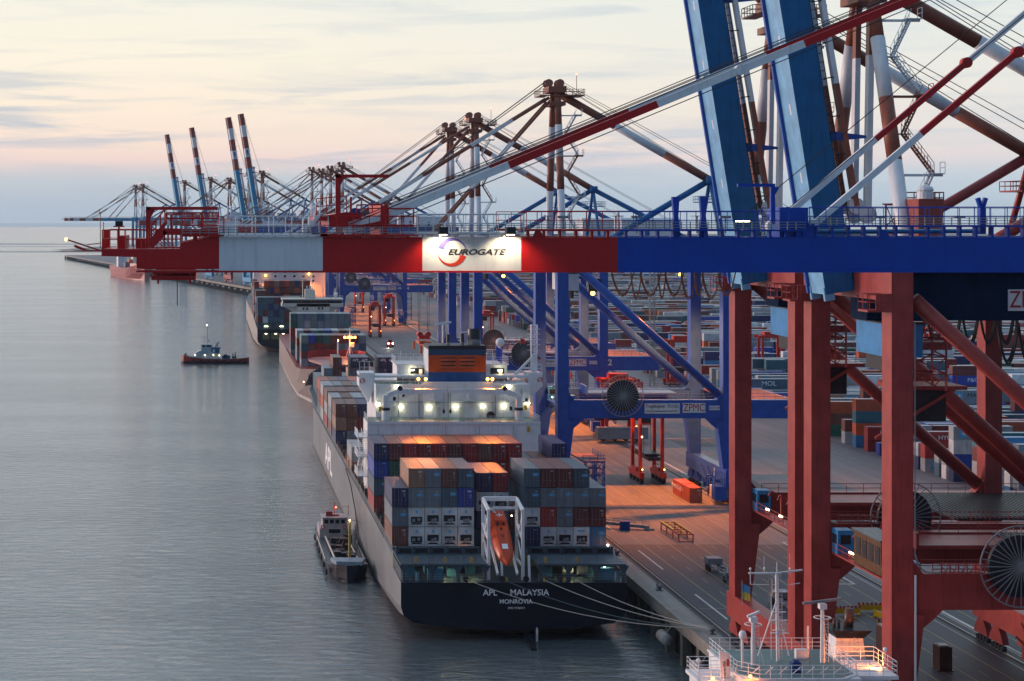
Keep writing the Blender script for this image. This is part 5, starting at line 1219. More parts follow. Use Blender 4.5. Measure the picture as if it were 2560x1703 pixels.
# ------------------------------------------------------------------ the other ships and boats
def ship_containers(y, bay, rows, x0, z0, pal, grp, first=0, pit=2.465, th=2.6, keep=0):
    for i, n in enumerate(rows):
        for t in range(n):
            c = pal[(i * 7 + t * 3 + int(y)) % len(pal)] if not isinstance(pal, dict) else pal[t][i % len(pal[t])]
            tn = 'top' if t == n - 1 else ['bottom', 'second', 'third', 'fourth', 'fifth', 'sixth'][t]
            rgb = COLS[c]
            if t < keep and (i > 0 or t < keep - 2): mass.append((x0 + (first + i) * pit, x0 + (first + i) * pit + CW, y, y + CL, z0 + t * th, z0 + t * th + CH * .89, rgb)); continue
            o = bpy.data.objects.new('shipping_container', YB_MESH); C.objects.link(o); o.location = (x0 + (first + i) * pit, y, z0 + t * th); o.color = (*[k * random.uniform(.85, 1.15) for k in rgb], 1)
            tag(o, '%s container, %s tier, %s column from the water, %s' % (c, tn, ordn[first + i], bay), 'container', grp)
YB_MESH = BODY[40]
# second ship: red fore deck towards the camera
S2 = thing('container_ship', 'container ship with red foredeck and white bridge, lying ahead of the dark-sterned ship', 'ship', (0, 0, 0))
HR = paint('hull_rose', (.26, .195, .18), var=.12, scale=.1, dirt=.3); HRD = paint('deck_red', (.26, .035, .035)); BOOT = paint('boot_pale', (.4, .38, .36))
c2 = 41.3
def sec(h, hw, zd, m_=1.0): return [(h, zd), (lerp(h, hw, .45), lerp(zd, 0, .5)), (hw, 1.2), (hw, .2), (hw * .95, -1.5), (0, -3)]
st = [(548, sec(.4, .2, 13.5)), (556, sec(5.5, 2.2, 13)), (566, sec(9.6, 5.5, 12.2)), (580, sec(12.4, 9.2, 11)), (600, sec(12.8, 12.2, 10)), (640, sec(12.8, 12.8, 10)), (750, sec(12.8, 12.8, 10)), (774, sec(12, 10, 10))]
loft(st, c2, None, band=lambda k: 3 if k == 2 else 0).build('hull', [HR, HR, HRD, BOOT], S2)
m = MB(); n = 10
for s in (-1, 1): m.rail([(c2 + s * 12.7, 600, 10), (c2 + s * 12.7, 680, 10)], sp=2.5, r=.06)
prev = None
for k in range(n + 1):
    a = math.pi * k / n; p = (c2 - 9.6 * math.cos(a), 586 + 10 * math.sin(a)); 
    if prev: m.prism([(prev[0], prev[1]), (p[0], p[1]), (p[0], p[1] + .3), (prev[0], prev[1] + .3)], 'z', 12.2, 16.2)
    prev = p
m.build('breakwater', HRD, S2)
m = MB(); m.prism([(c2 - 9.4, 584), (c2 + 9.4, 584), (c2 + 9.4, 588), (c2 + 5, 595), (c2 - 5, 595), (c2 - 9.4, 588)], 'z', 13.4, 14.0); m.prism([(c2 - 5, 562), (c2 + 5, 562), (c2 + 9.4, 584), (c2 - 9.4, 584)], 'z', 13.2, 13.9); m.build('forecastle_deck', paint('deck_pink', (.34, .16, .15)), S2)
fx2 = at(874.5, 844, 592)
m = MB(); m.tube((fx2.x, 592, 14), (fx2.x, 592, 24), .35, 10, .15); m.beam((fx2.x - 1.2, 592, 14), (fx2.x, 592, 18.5), .2, .2); m.beam((fx2.x + 1.2, 592, 14), (fx2.x, 592, 18.5), .2, .2); m.box(fx2.x - 2.1, fx2.x + 2.1, 591.8, 592.2, fx2.z - .3, fx2.z - .1); m.box(fx2.x + .2, fx2.x + 1.4, 591.6, 592.4, 17.4, 18.9); m.build('foremast', SHIPW, S2)
for k in range(4): lamp('mast_flood', S2, (fx2.x - 1.7 + k * 1.13, 591.5, fx2.z + .1), SOD, 1600 if k in (1, 2) else 0, .42, spot=160, aim=(0, -.6, -1), glowmat=L_SOD)
m = MB(); px_ = at(845, 860, 588); m.tube((px_.x, 588, 13), (px_.x, 588, 14.5), .3, 8); m.k = 1; m.tube((px_.x, 588, 14.5), (px_.x, 588, 19.5), .28, 8); m.build('vent_post', [HRD, SHIPW], S2)
lamp('post_light', S2, (px_.x, 588, 19.8), WARM, 0, .22)
P2 = ['grey', 'maroon', 'green', 'pale grey', 'brown', 'slate blue', 'brown', 'bright blue', 'grey', 'teal', 'grey', 'red']
G2 = 'containers on the red-decked ship'
ship_containers(603, 'bow stack of the red-decked ship', [4, 4, 4, 4, 4, 4, 4, 4, 4], 30.4, 9.9, P2, G2, keep=2)
ship_containers(617, 'second stack of the red-decked ship', [4, 4, 4, 4, 4, 4, 4, 4, 4], 29.6, 10.7, {0: ['grey'], 1: ['grey'], 2: ['red'], 3: ['pale grey', 'maroon', 'grey', 'slate blue', 'bright blue']}, G2, keep=3)
ship_containers(650, 'third stack of the red-decked ship', [6, 6, 6, 6, 6, 6, 6, 6, 6], 28.9, 9.6, {0: ['grey'], 1: ['slate blue'], 2: ['brown'], 3: ['red', 'grey'], 4: ['green', 'grey', 'pale grey', 'grey', 'grey', 'grey', 'grey', 'grey', 'grey'], 5: ['slate blue', 'grey', 'grey', 'grey', 'slate blue', 'grey', 'grey', 'grey', 'grey']}, G2, keep=3)
CREAM = paint('bridge_cream', (.62, .60, .52), var=.05)
m = MB(); m.box(33, 46, 690, 704, 10, 27.2); m.box(27.2, 51.2, 690, 699, 26.0, 27.3); m.prism([(33, 22), (33, 26), (27.6, 26), (29.5, 25.2), (31.5, 24)], 'y', 691, 698); m.prism([(46, 22), (46, 26), (50.8, 26), (49, 25.2), (47.5, 24)], 'y', 691, 698); m.box(27.6, 50.8, 691, 699, 27.3, 28.6); m.box(27.2, 51.2, 690, 699.5, 28.6, 29.1)
m.rail([(27.4, 690.2, 29.1), (51, 690.2, 29.1)], sp=1.5, r=.07); m.box(36.5, 40.5, 694, 698, 29.1, 32.6); m.box(37, 37.6, 694, 695, 32.6, 34); m.box(38.2, 38.8, 694, 695, 32.6, 34.4); m.tube((39.3, 696, 29), (39.3, 696, 38), .25, 6); m.beam((32.6, 695, 36.4), (36.9, 695, 36.4), .3, .25); m.tube((35.6, 695, 29), (35.6, 695, 36.4), .15, 6); m.tube((43.8, 695, 29), (43.4, 695, 34), .15, 6)
m.build('bridge', CREAM, S2)
m = MB(); m.box(27.7, 50.7, 690.9, 691, 27.35, 28.5); w = m.build('bridge_windows', GLASS, S2)
for k in range(7): MB().box(28.4 + k * 3.3, 28.7 + k * 3.3, 690.85, 690.9, 27.35, 28.5).build('mullion', HRD, w)
m = MB(); m.sphere((48.6, 694, 30.8), .75, 10, 8); m.tube((48.6, 694, 29), (48.6, 694, 30.4), .3, 8); m.build('satellite_dome', SHIPW, S2)
for px, py in ((759, 772), (768, 772), (797, 771), (806, 771)):
    p = at(px, py, 689.9); MB().box(p.x - .3, p.x + .3, 689.9, 690.1, p.z - .5, p.z + .5).build('porthole', GLASS, S2)
# third ship: dark stern with lit openings
S3 = thing('container_ship', 'big container ship with dark stern and lit openings, farther along the quay', 'ship', (0, 0, 0))
c3 = 41.0
def sec3(h, hw, zd): return [(h, zd), (h, zd * .55), (lerp(h, hw, .6), 3), (hw, 1), (hw * .9, -.5), (hw * .5, -2), (0, -3)]
st = [(800, [(20.5, 10.4), (20.5, 6.5), (20.2, 4.6), (18.6, 3.0), (15, 2.0), (8, 1.3), (0, 1.0)]), (812, sec3(20.5, 17, 10.4)), (840, sec3(20.5, 19.5, 11)), (880, sec3(20.5, 20.5, 12)), (1060, sec3(20.5, 20.5, 12)), (1100, sec3(18, 12, 14)), (1135, sec3(6, 2, 16)), (1145, sec3(.4, .2, 17))]
HW = paint('hull_pale', (.34, .30, .27), var=.1, scale=.06, dirt=.35)
loft(st, c3, None).build('hull', [HW, NAVY, DECKD], S3)
for px, w_ in ((665, 3.0), (689, 4.2), (708, 1.4)):
    p = at(px, 840.5, 799.9); m = MB(); m.box(p.x - w_ / 2, p.x + w_ / 2, 799.85, 799.95, p.z - 1.5, p.z + 1.3); o = m.build('stern_opening', paint('opening_khaki', (.16, .15, .07)), S3)
    m = MB(); m.box(p.x - .5, p.x + .5, 799.7, 799.85, p.z + 1.0, p.z + 1.12); m.build('deck_light', L_COOL, o)
m = MB(); m.box(20.8, 61, 801, 802, 10.4, 12.9); m.box(20.6, 61.2, 800.4, 815, 12.9, 13.1); m.rail([(20.6, 800.4, 10.4), (61, 800.4, 10.4)], sp=2, r=.06); m.build('stern_deck', DG, S3)
for px in (665.5, 704): p = at(px, 816.5, 800.5); MB().box(p.x - .8, p.x + .8, 800.6, 801, p.z - .12, p.z + .12).build('deck_light', L_COOL, S3)
G3 = 'containers on the third ship'
ship_containers(801.5, 'third ship stern', [4] * 8, 20.5, 13.2, {0: ['maroon', 'white', 'slate blue', 'slate blue', 'slate blue'], 1: ['slate blue', 'maroon', 'slate blue', 'navy blue'], 2: ['slate blue', 'slate blue', 'navy blue', 'slate blue', 'navy blue'], 3: ['slate blue', 'slate blue', 'slate blue', 'maroon', 'navy blue', 'brown']}, G3, th=2.9)
ship_containers(850, 'orange stack of the third ship', [6, 6, 6, 6, 6, 6, 6, 6, 6], 25.0, 12.2, {0: ['grey'], 1: ['maroon'], 2: ['brown'], 3: ['brown', 'brown', 'navy blue', 'maroon', 'orange'], 4: ['brown', 'navy blue', 'orange', 'maroon', 'red', 'brown', 'orange'], 5: ['orange', 'red', 'tan', 'red', 'orange', 'brown', 'navy blue']}, G3, th=3.1, keep=3)
for k, y in enumerate((832, 866, 884, 902, 920)):
    ship_containers(y, '%s row along the third ship' % ordn[k], [5 + k % 2, 5], 20.6, 12.2, ['tan', 'pale grey', 'maroon', 'grey', 'brown', 'navy blue', 'red'], G3, th=2.9, keep=4)
m = MB(); m.box(22, 60, 938, 955, 12, 37); m.box(19.5, 62, 940, 950, 37, 38.5); m.build('deck_house', SHIPW, S3)
for (px, py) in ((665, 690), (774, 686)): p = at(px, py, 930); lamp('flood_light', S3, (p.x, 936, p.z), SOD, 20000, .62, spot=150, aim=(0, -.7, -1), glowmat=L_SOD)
for k in range(6):
    for j in range(3): MB().box(28 + k * 5, 29.2 + k * 5, 937.9, 938, 31 + j * 2.4 - 4, 32 + j * 2.4 - 4).build('window', GLASS, S3)
# far red ship at the bent quay
p0 = Vector((-66, 1738, 0)); S4 = thing('container_ship', 'distant red container ship moored at the far end of the quay', 'ship', p0, ANG)
st = [(0, sec(.5, .3, 15)), (10, sec(7, 3, 14.5)), (24, sec(12, 8, 13)), (45, sec(13, 12, 11)), (150, sec(13, 13, 11)), (168, sec(12, 10, 11))]
loft(st, 0, None).build('hull', [paint('far_hull_red', (.30, .05, .05)), HR, HRD], S4)
m = MB(); m.prism([(-11, 24), (11, 24), (6, 8), (-6, 8)], 'z', 12, 16.5); m.build('forecastle', HRD, S4)
for k, c in enumerate(['navy blue', 'orange', 'white', 'slate blue', 'maroon', 'tan']):
    m = MB(); m.box(-12 + k * 4, -8.2 + k * 4, 50, 62, 11, 17 + (k % 3) * 2.6); o = m.build('container_block', flat('block_' + c.replace(' ', '_'), COLS[c]), S4)
m = MB(); m.box(-12, -4, 100, 112, 11, 33); m.box(-12.5, 12.5, 101, 110, 25, 28); m.build('deck_house', SHIPW, S4)
lamp('bow_light', S4, (-9, 30, 15), WARM, 1500, .8); 
# harbour tug
TG = thing('tug', 'red and blue-grey tug on the open water', 'tug', (0, 0, 0))
TG.location = at(537, 908, 740); TG.location.z = 0
TRED = paint('tug_red', (.22, .03, .035), dirt=.4)
def tsec(y, h, zd): return (y, [(h, zd), (h * .98, zd - .7), (h * .9, .9), (h * .8, .2), (h * .6, -.8), (0, -1.6)])
ts = [tsec(-14.2, .4, 3.6), tsec(-13, 2.2, 3.4), tsec(-10, 3.9, 2.9), tsec(-5, 4.4, 2.2), tsec(3, 4.4, 1.9), tsec(10, 4.3, 2.2), tsec(13.6, 3.2, 2.5), tsec(14.3, 2.4, 2.5)]
ho = loft(ts, 0, None, band=lambda k: 0 if k < 2 else 1).build('hull', [TRED, paint('tug_boot', (.03, .02, .03)), DECKD], TG); ho.rotation_euler = (0, 0, R(-90))
BG = paint('tug_grey', (.28, .36, .42), dirt=.2); TBL = paint('tug_blue', (.01, .09, .20))
m = MB(); m.box(-8.4, 2.2, -3.1, 3.1, 2, 4.2); m.prism([(-8.4, 4.2), (-6.5, 5.2), (-1.6, 5.2), (0, 4.2)], 'y', -2.9, 2.9); m.box(-5.6, -1.2, -2.4, 2.4, 5.2, 6.4); m.prism([(-5.4, 6.4), (-5.8, 7.9), (-.9, 7.9), (-1.2, 6.4)], 'y', -2.2, 2.2); m.build('deck_house', BG, TG)
m = MB(); m.box(-5.2, -4.0, -2.26, -2.2, 6.8, 7.6); m.box(-3.4, -1.6, -2.26, -2.2, 6.8, 7.6); m.build('wheelhouse_windows', GLASS, TG)
m = MB(); m.box(-1.4, 2.0, -2.6, -1.0, 4.2, 6.4); m.box(-1.4, 2.4, -2.7, 2.7, 6.1, 6.7); m.box(-1.4, 2.0, 1.0, 2.6, 4.2, 6.4); fn = m.build('funnel', TBL, TG); text('K', 1.2, LETW, fn, (-.3, -2.63, 5.2), bold=.02)
m = MB(); m.tube((.2, -1.6, 6.7), (1.0, -1.6, 8.7), .2, 6); m.tube((.9, 1.6, 6.7), (1.8, 1.6, 8.9), .2, 6); m.build('exhaust_pipe', DARK, TG)
m = MB(); m.tube((-3, 0, 7.9), (-3, 0, 16.4), .14, 6); m.beam((-5, 0, 10.8), (-2.9, 0, 10.8), .12, .12); m.beam((-5, 0, 8.6), (-3.4, 0, 10), .12, .12); m.beam((-6, 0, 11.2), (-4, 0, 11.2), .1, .1); m.sphere((-2.4, 0, 9.4), .3, 8, 6); m.build('mast', [TBL], TG)
lamp('mast_light', TG, (-3.3, -.2, 15.8), WARM, 0, .24)
for x, z in ((-8.3, 3.7), (-4.1, 3.6), (-.6, 3.7), (1.9, 3.5)): lamp('deck_lamp', TG, (x, -3.3, z), WARM, 15, .17)
m = MB(); m.box(3, 6.4, -1.4, 1.4, 2, 3.3); m.tube((4.5, -1.4, 3.1), (4.5, 1.4, 3.1), .8, 10); m.build('towing_winch', TBL, TG)
m = MB(); m.tube((7.6, 0, 2), (7.6, 0, 3.9), .25, 6); m.tube((8.6, 0, 2), (8.6, 0, 4.5), .25, 6); m.box(7.2, 9, -.6, .6, 2, 2.8); m.box(-12.6, -11.8, -.8, .8, 3.3, 4.1); m.build('tow_post', DARK, TG)
for k in range(7): y = -9 + k * 3.2; MB().tube((y, -4.5, 1.3), (y, -4.2, 1.3), .5, 10).build('tyre_fender', BLACK, TG)
# bunker boat alongside the big ship
BB = thing('bunker_boat', 'small bunker boat with white wheelhouse lying against the big ship side', 'boat', (22.8, 0, 0))
def bsec(y, h, zd): return (y, [(h, zd), (h * .98, zd - .5), (h * .92, .8), (h * .85, .1), (h * .6, -.8), (0, -1.2)])
loft([bsec(291.5, .6, 3.0), bsec(293.5, 2.3, 2.8), bsec(297, 3.35, 2.2), bsec(304, 3.6, 1.3), bsec(330, 3.6, 1.1), bsec(337, 3.3, 1.3), bsec(339, 2.2, 1.4)], 0, None, band=lambda k: 1).build('hull', [NAVY, NAVY, DECKD], BB)
PKW = paint('boat_white', (.40, .34, .34), dirt=.25)
m = MB(); m.box(-2.9, 2.7, 327, 335, 1, 2.9); m.box(-2.3, 2.2, 327.6, 332, 2.9, 4.7); m.box(-2.5, 2.4, 327.3, 332.4, 4.7, 4.85); m.build('wheelhouse', PKW, BB)
for k in range(4): MB().box(-2.0 + k * 1.03, -1.3 + k * 1.03, 327.54, 327.6, 3.75, 4.45).build('window', GLASS, BB)
MB().box(-1.2, .9, 326.94, 327, 2.1, 2.8).build('vent_grille', DARK, BB)
for x in (-2.3, 1.7):
    m = MB(); n = 12
    for k in range(n):
        a, b = 2 * math.pi * k / n, 2 * math.pi * (k + 1) / n; m.tube((x + .34 * math.cos(a), 326.9, 3.2 + .34 * math.sin(a)), (x + .34 * math.cos(b), 326.9, 3.2 + .34 * math.sin(b)), .09, 6)
    m.build('lifebuoy', flat('buoy_red', (.4, .03, .03)), BB)
m = MB(); m.tube((0, 330, 4.8), (0, 330, 7.4), .08, 5); m.beam((-1, 330, 6.2), (2.6, 330, 6.5), .06, .06); m.tube((2.6, 330, 4.8), (2.6, 330, 6.8), .05, 4); m.box(-1.6, -.4, 329, 330, 4.8, 5.7); m.box(-.6, .8, 329, 330, 4.8, 5.1); m.build('roof_mast', paint('boat_red', (.28, .04, .04)), BB)
lamp('mast_light', BB, (.3, 329.8, 6.4), (1, .25, .15), 20, .14, glowmat=L_RED)
m = MB(); m.rail([(-3.4, 304, 1.3), (-3.4, 327, 1.1)], h=.5, sp=3, r=.05); m.rail([(3.4, 304, 1.3), (3.4, 327, 1.1)], h=.5, sp=3, r=.05); m.tube((-1.9, 300, 2.4), (-1.9, 326, 1.6), .18, 8); m.tube((2.0, 300, 2.4), (2.0, 326, 1.6), .14, 8); m.build('deck_pipe', paint('pipe_cream', (.45, .42, .36)), BB)
random.seed(5); GB2 = paint('gear_black', (.03, .03, .035), dirt=.4); GB3 = paint('gear_rusty', (.10, .05, .04), dirt=.4)
for k in range(34):
    x = random.uniform(-1.5, 2.3); y = random.uniform(299, 325); s = random.uniform(.2, .75); m = MB(); m.box(x - s, x + s, y - s, y + s, 1.1, 1.4 + random.uniform(.3, 1.4)); m.tube((x, y, 1.4), (x + random.uniform(-1.2, 1.2), y + 1.5, 2.6), .09, 5); m.build('deck_gear', GB2 if k % 3 else GB3, BB)
m = MB(); m.tube((.6, 301, 2.2), (.6, 301, 9.0), .22, 8); m.beam((.6, 300.8, 3), (.6, 300.8, 8.4), .16, .1); m.beam((.6, 301, 9), (2.6, 303, 8.2), .08, .08); m.build('derrick', paint('derrick_yellow', (.30, .24, .06)), BB)
lamp('derrick_light', BB, (.6, 300.7, 8.9), WARM, 12, .13)
m = MB(); m.prism([(-2.2, 293.3), (2.0, 292.8), (2.9, 296.6), (-2.9, 296.9)], 'z', 2.7, 3.35); m.build('bulwark', paint('bulwark_blue', (.20, .27, .34)), BB)
for k in range(6): MB().tube((-3.8, 297 + k * 6.5, .9), (-3.5, 297 + k * 6.5, .9), .5, 12).build('tyre_fender', BLACK, BB)
# bridge top of the ship in the foreground, bottom right
S5 = thing('cargo_ship', 'bridge roof with white masts and railings of the ship at the bottom right', 'ship', (0, 0, 0))
def s5sec(y, h): return (y, [(h, 6), (h, 4), (h, 2), (h * .97, 0), (h * .8, -2), (0, -3)])
loft([s5sec(40, 8), s5sec(60, 10.5), s5sec(140, 10.5), s5sec(158, 10), s5sec(166, 8)], 49.5, None).build('hull', [paint('hull_teal', (.02, .06, .08)), NAVY, DECKD], S5)
m = MB(); m.box(42, 58, 145, 160, 6, 18); m.box(44.5, 54.5, 148.5, 158.5, 18, 21.45); m.prism([(44.3, 149.6), (45.8, 148.2), (53, 148.2), (54.6, 149.6), (54.6, 158.4), (44.3, 158.4)], 'z', 21.4, 21.55)
m.box(41.2, 44.5, 150, 154, 20.6, 20.9); m.box(54.5, 58.2, 150, 155.5, 21.0, 21.3); m.box(41.4, 44.5, 151, 153.5, 18, 20.6); m.box(54.5, 57.9, 151, 155, 18, 21.0); m.build('wheelhouse', SHIPW, S5)
m = MB(); m.prism([(44.6, 149.8), (46.0, 148.5), (52.8, 148.5), (54.3, 149.8), (54.3, 158.2), (44.6, 158.2)], 'z', 21.55, 21.59); m.build('roof_paint', paint('roof_green', (.10, .20, .20), dirt=.35), S5)
m = MB(); m.rail([(44.4, 158, 21.55), (44.4, 149.7, 21.55), (45.9, 148.3, 21.55), (53, 148.3, 21.55), (54.5, 149.7, 21.55), (54.5, 158, 21.55), (44.4, 158, 21.55)], h=1.1, sp=.9, r=.028, mids=2)
m.rail([(44.4, 150.1, 20.9), (41.3, 150.1, 20.9), (41.3, 153.9, 20.9), (44.4, 153.9, 20.9)], h=1.1, sp=1.0, r=.028, mids=2); m.rail([(54.6, 155.4, 21.3), (58.1, 155.4, 21.3), (58.1, 150.1, 21.3), (54.6, 150.1, 21.3)], h=1.2, sp=1.1, r=.028, mids=2)
for k in range(7): m.beam((45.9 + k * 1.15, 148.35, 22.5), (45.5 + k * 1.15, 149.4, 21.6), .05, .05)
m.build('railing', SHIPW, S5)
def ph(px, py, Y): return at(px, py, Y)
b = ph(1945, 1656, 154); t = ph(1942, 1432, 154)
m = MB(); m.tube((b.x, 154, 21.15), (t.x, 154, t.z), .16, 8); m.beam(ph(1872, 1433, 154), ph(1942, 1433, 154), .14, .12); m.beam(ph(1942, 1433, 154), ph(2006, 1425, 154), .14, .12); m.tube((t.x, 154, t.z), (t.x, 154, t.z + .9), .04, 5)
for (a, c) in (((1895, 1640), (1942, 1500)), ((1972, 1640), (1952, 1560))): m.tube(ph(*a, 153.4), ph(*c, 154), .06, 6)
m.tube(ph(1876, 1433, 154), ph(1876, 1461, 154), .035, 5); m.tube(ph(1876, 1461, 154), ph(1940, 1462, 154), .035, 5); m.tube(ph(1928, 1650, 154), ph(1928, 1480, 154), .03, 5)
for y, w_ in ((1480, 22), (1530, 22), (1551, 26), (1576, 20), (1583, 30)): m.beam(ph(1942 - w_ * .5, y, 154), ph(1942 + w_, y, 154), .25, .05)
for x, y in ((1876, 1424), (1911, 1423), (1975, 1424)): m.tube(ph(x, y + 10, 154), ph(x, y - 4, 154), .03, 5); m.sphere(ph(x, y - 2, 154), .11, 8, 6)
m.tube(ph(1910, 1433, 154), ph(1910, 1390, 154), .015, 4); m.tube(ph(1974, 1425, 154), ph(1974, 1384, 154), .015, 4); m.ladder(ph(1950, 1650, 153.9), ph(1950, 1470, 153.9), .35, (1, 0, 0), .3, .02)
m.beam(ph(1972, 1462, 154), ph(2000, 1458, 154), .05, .05); MASTO = m.build('main_mast', SHIPW, S5)
m = MB(); m.tube(ph(1958, 1440, 154), ph(1962, 1440, 153.5), .22, 10, .32); m.build('horn', GREY, S5)
for px, yb, yt, sc, yy in ((1883, 1660, 1555, 0, 152.5), (2056, 1662, 1522, 1, 153.5)):
    b, t = ph(px, yb, yy), ph(px, yt, yy); m = MB(); m.tube((b.x, yy, 21.15), t, .22, 10, .15); n = 18; rz_ = lerp(t.z, 21.15, .15 if sc else .0 + .05)
    for k in range(n):
        a, c = 2 * math.pi * k / n, 2 * math.pi * (k + 1) / n
        m.tube((t.x + .72 * math.cos(a), yy + .72 * math.sin(a), rz_), (t.x + .72 * math.cos(c), yy + .72 * math.sin(c), rz_), .035, 5)
    for k in range(4): a = math.pi * k / 2; m.tube((t.x, yy, rz_ - .2), (t.x + .72 * math.cos(a), yy + .72 * math.sin(a), rz_), .03, 4)
    m.ladder((t.x + .35, yy - .1, 21.2), (t.x + .3, yy - .1, rz_), .3, (1, 0, 0), .28, .018); m.beam((t.x + 1.1, yy, 21.2), (t.x + .1, yy, rz_ - .6), .05, .05); m.box(t.x - .3, t.x + .3, yy - .3, yy + .3, t.z, t.z + .45)
    mm = m.build('radar_mast', SHIPW, S5)
    m = MB(); L2 = 1.75 if sc else .55; m.beam((t.x - L2, yy - .2, t.z + .5), (t.x + L2, yy + .1, t.z + .85), .22, .2); m.build('radar_scanner', GREY if sc else SHIPW, mm)
m = MB(); p = ph(1856, 1588, 151.5); m.tube((p.x, 151.5, 21.15), (p.x, 151.5, p.z - .3), .12, 8); m.sphere(p, .32, 12, 8, 1.25); m.tube((p.x - .6, 151.5, p.z - 1.3), (p.x + .6, 151.5, p.z - 1.3), .03, 5); m.build('satellite_dome', SHIPW, S5)
for px, py in ((1746, 1652), (2213, 1624)): m = MB(); p = ph(px, py, 152.5); m.sphere(p, .2, 10, 8); m.tube((p.x, 152.5, p.z - 1.0), p, .04, 5); m.build('search_light', SHIPW, S5)
m = MB(); p = ph(1989, 1662, 150); m.box(p.x - .38, p.x + .38, 149.7, 150.4, 21.2, 22.5); m.sphere((p.x, 150.05, 22.5), .38, 8, 6, .6); m.build('covered_compass', paint('cover_blue', (.01, .04, .16)), S5)
m = MB(); p = ph(2002, 1634, 155); m.box(p.x - .5, p.x + .5, 154.7, 155.2, 21.6, 22.4); m.tube((p.x + .62, 155, 21.2), (p.x + .62, 155, 24.4), .09, 6); m.build('deck_locker', SHIPW, S5)
m = MB(); p = ph(1821, 1640, 151); m.prism([(p.x - .55, 19.2), (p.x + .25, 19.2), (p.x + .1, 23.0), (p.x - .75, 23.2)], 'y', 151, 151.2); fb = m.build('emblem_board', SHIPW, S5)
m = MB(); m.box(p.x - .45, p.x - .25, 150.95, 151, 20.3, 22.3); m.box(p.x - .45, p.x - .05, 150.95, 151, 20.3, 20.55); m.k = 1; m.box(p.x - .15, p.x + .05, 150.95, 151, 21.9, 22.5); m.build('emblem', [GREY, flat('emblem_red2', (.45, .03, .02))], fb)
p = ph(2077, 1663, 160); q = ph(2153, 1588, 160)
m = MB(); x0, x1 = p.x, q.x; m.add([(x0, 158.6, 18.5), (x1 + .15, 158.6, 18.5), (x1 + .15, 161, 18.5), (x0, 161, 18.5), (x0 + .1, 158.9, q.z), (x1 - .25, 158.9, q.z), (x1 - .25, 160.8, q.z), (x0 + .1, 160.8, q.z)], [(0, 1, 5, 4), (1, 2, 6, 5), (2, 3, 7, 6), (3, 0, 4, 7), (4, 5, 6, 7)])
m.k = 1; m.add([(x0 + .1, 158.8, q.z), (x1 - .2, 158.8, q.z), (x1 - .2, 160.9, q.z), (x0 + .1, 160.9, q.z), (x0 - .45, 158.2, q.z + .8), (x1 + .35, 158.2, q.z + .8), (x1 + .35, 161.4, q.z + .8), (x0 - .45, 161.4, q.z + .8)], [(0, 1, 5, 4), (1, 2, 6, 5), (2, 3, 7, 6), (3, 0, 4, 7), (4, 5, 6, 7)])
f5 = m.build('funnel', [SHIPW, DARK], S5)
m = MB(); xx = ph(2115, 1560, 160).x; m.tube((xx + .2, 160, q.z + .7), (xx + .35, 160, q.z + 2.4), .42, 12); m.tube((xx - 1.2, 159.6, q.z + .7), (xx - 1.2, 159.6, q.z + 1.6), .14, 8); m.tube((xx - .8, 159.6, q.z + .7), (xx - .8, 159.6, q.z + 1.5), .12, 8); m.build('exhaust_stack', paint('stack_rust', (.07, .04, .03)), f5, True)
m = MB(); m.ladder((xx + .6, 158.4, 19.5), (xx + .5, 158.75, q.z + .2), .4, (1, 0, 0), .3, .025); m.build('ladder', SHIPW, f5)
for px, py, Y, wt in ((1783, 1697, 149.8, 130), (1876, 1691, 147.9, 90), (2198, 1674, 152, 2600)): lamp('flood_light', S5, ph(px, py, Y), SOD, wt, .13 if px < 2000 else .17, spot=170 if px > 2000 else None, aim=(-.3, 1, .1) if px > 2000 else (0, -.3, -1), glowmat=L_SOD)
# ------------------------------------------------------------------ the rest of the yard, seen as rows
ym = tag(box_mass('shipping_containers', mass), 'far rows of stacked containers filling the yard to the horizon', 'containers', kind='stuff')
for (s, hh, mat, x, y, z, star, sx) in YT[:420]:
    text(s, hh, mat, ym, (x, y, z), wide=1.1)
    if star: b = bpy.data.objects.new('star_badge', STAR); C.objects.link(b); b.parent = ym; b.location = (sx, y + .01, z - .1)
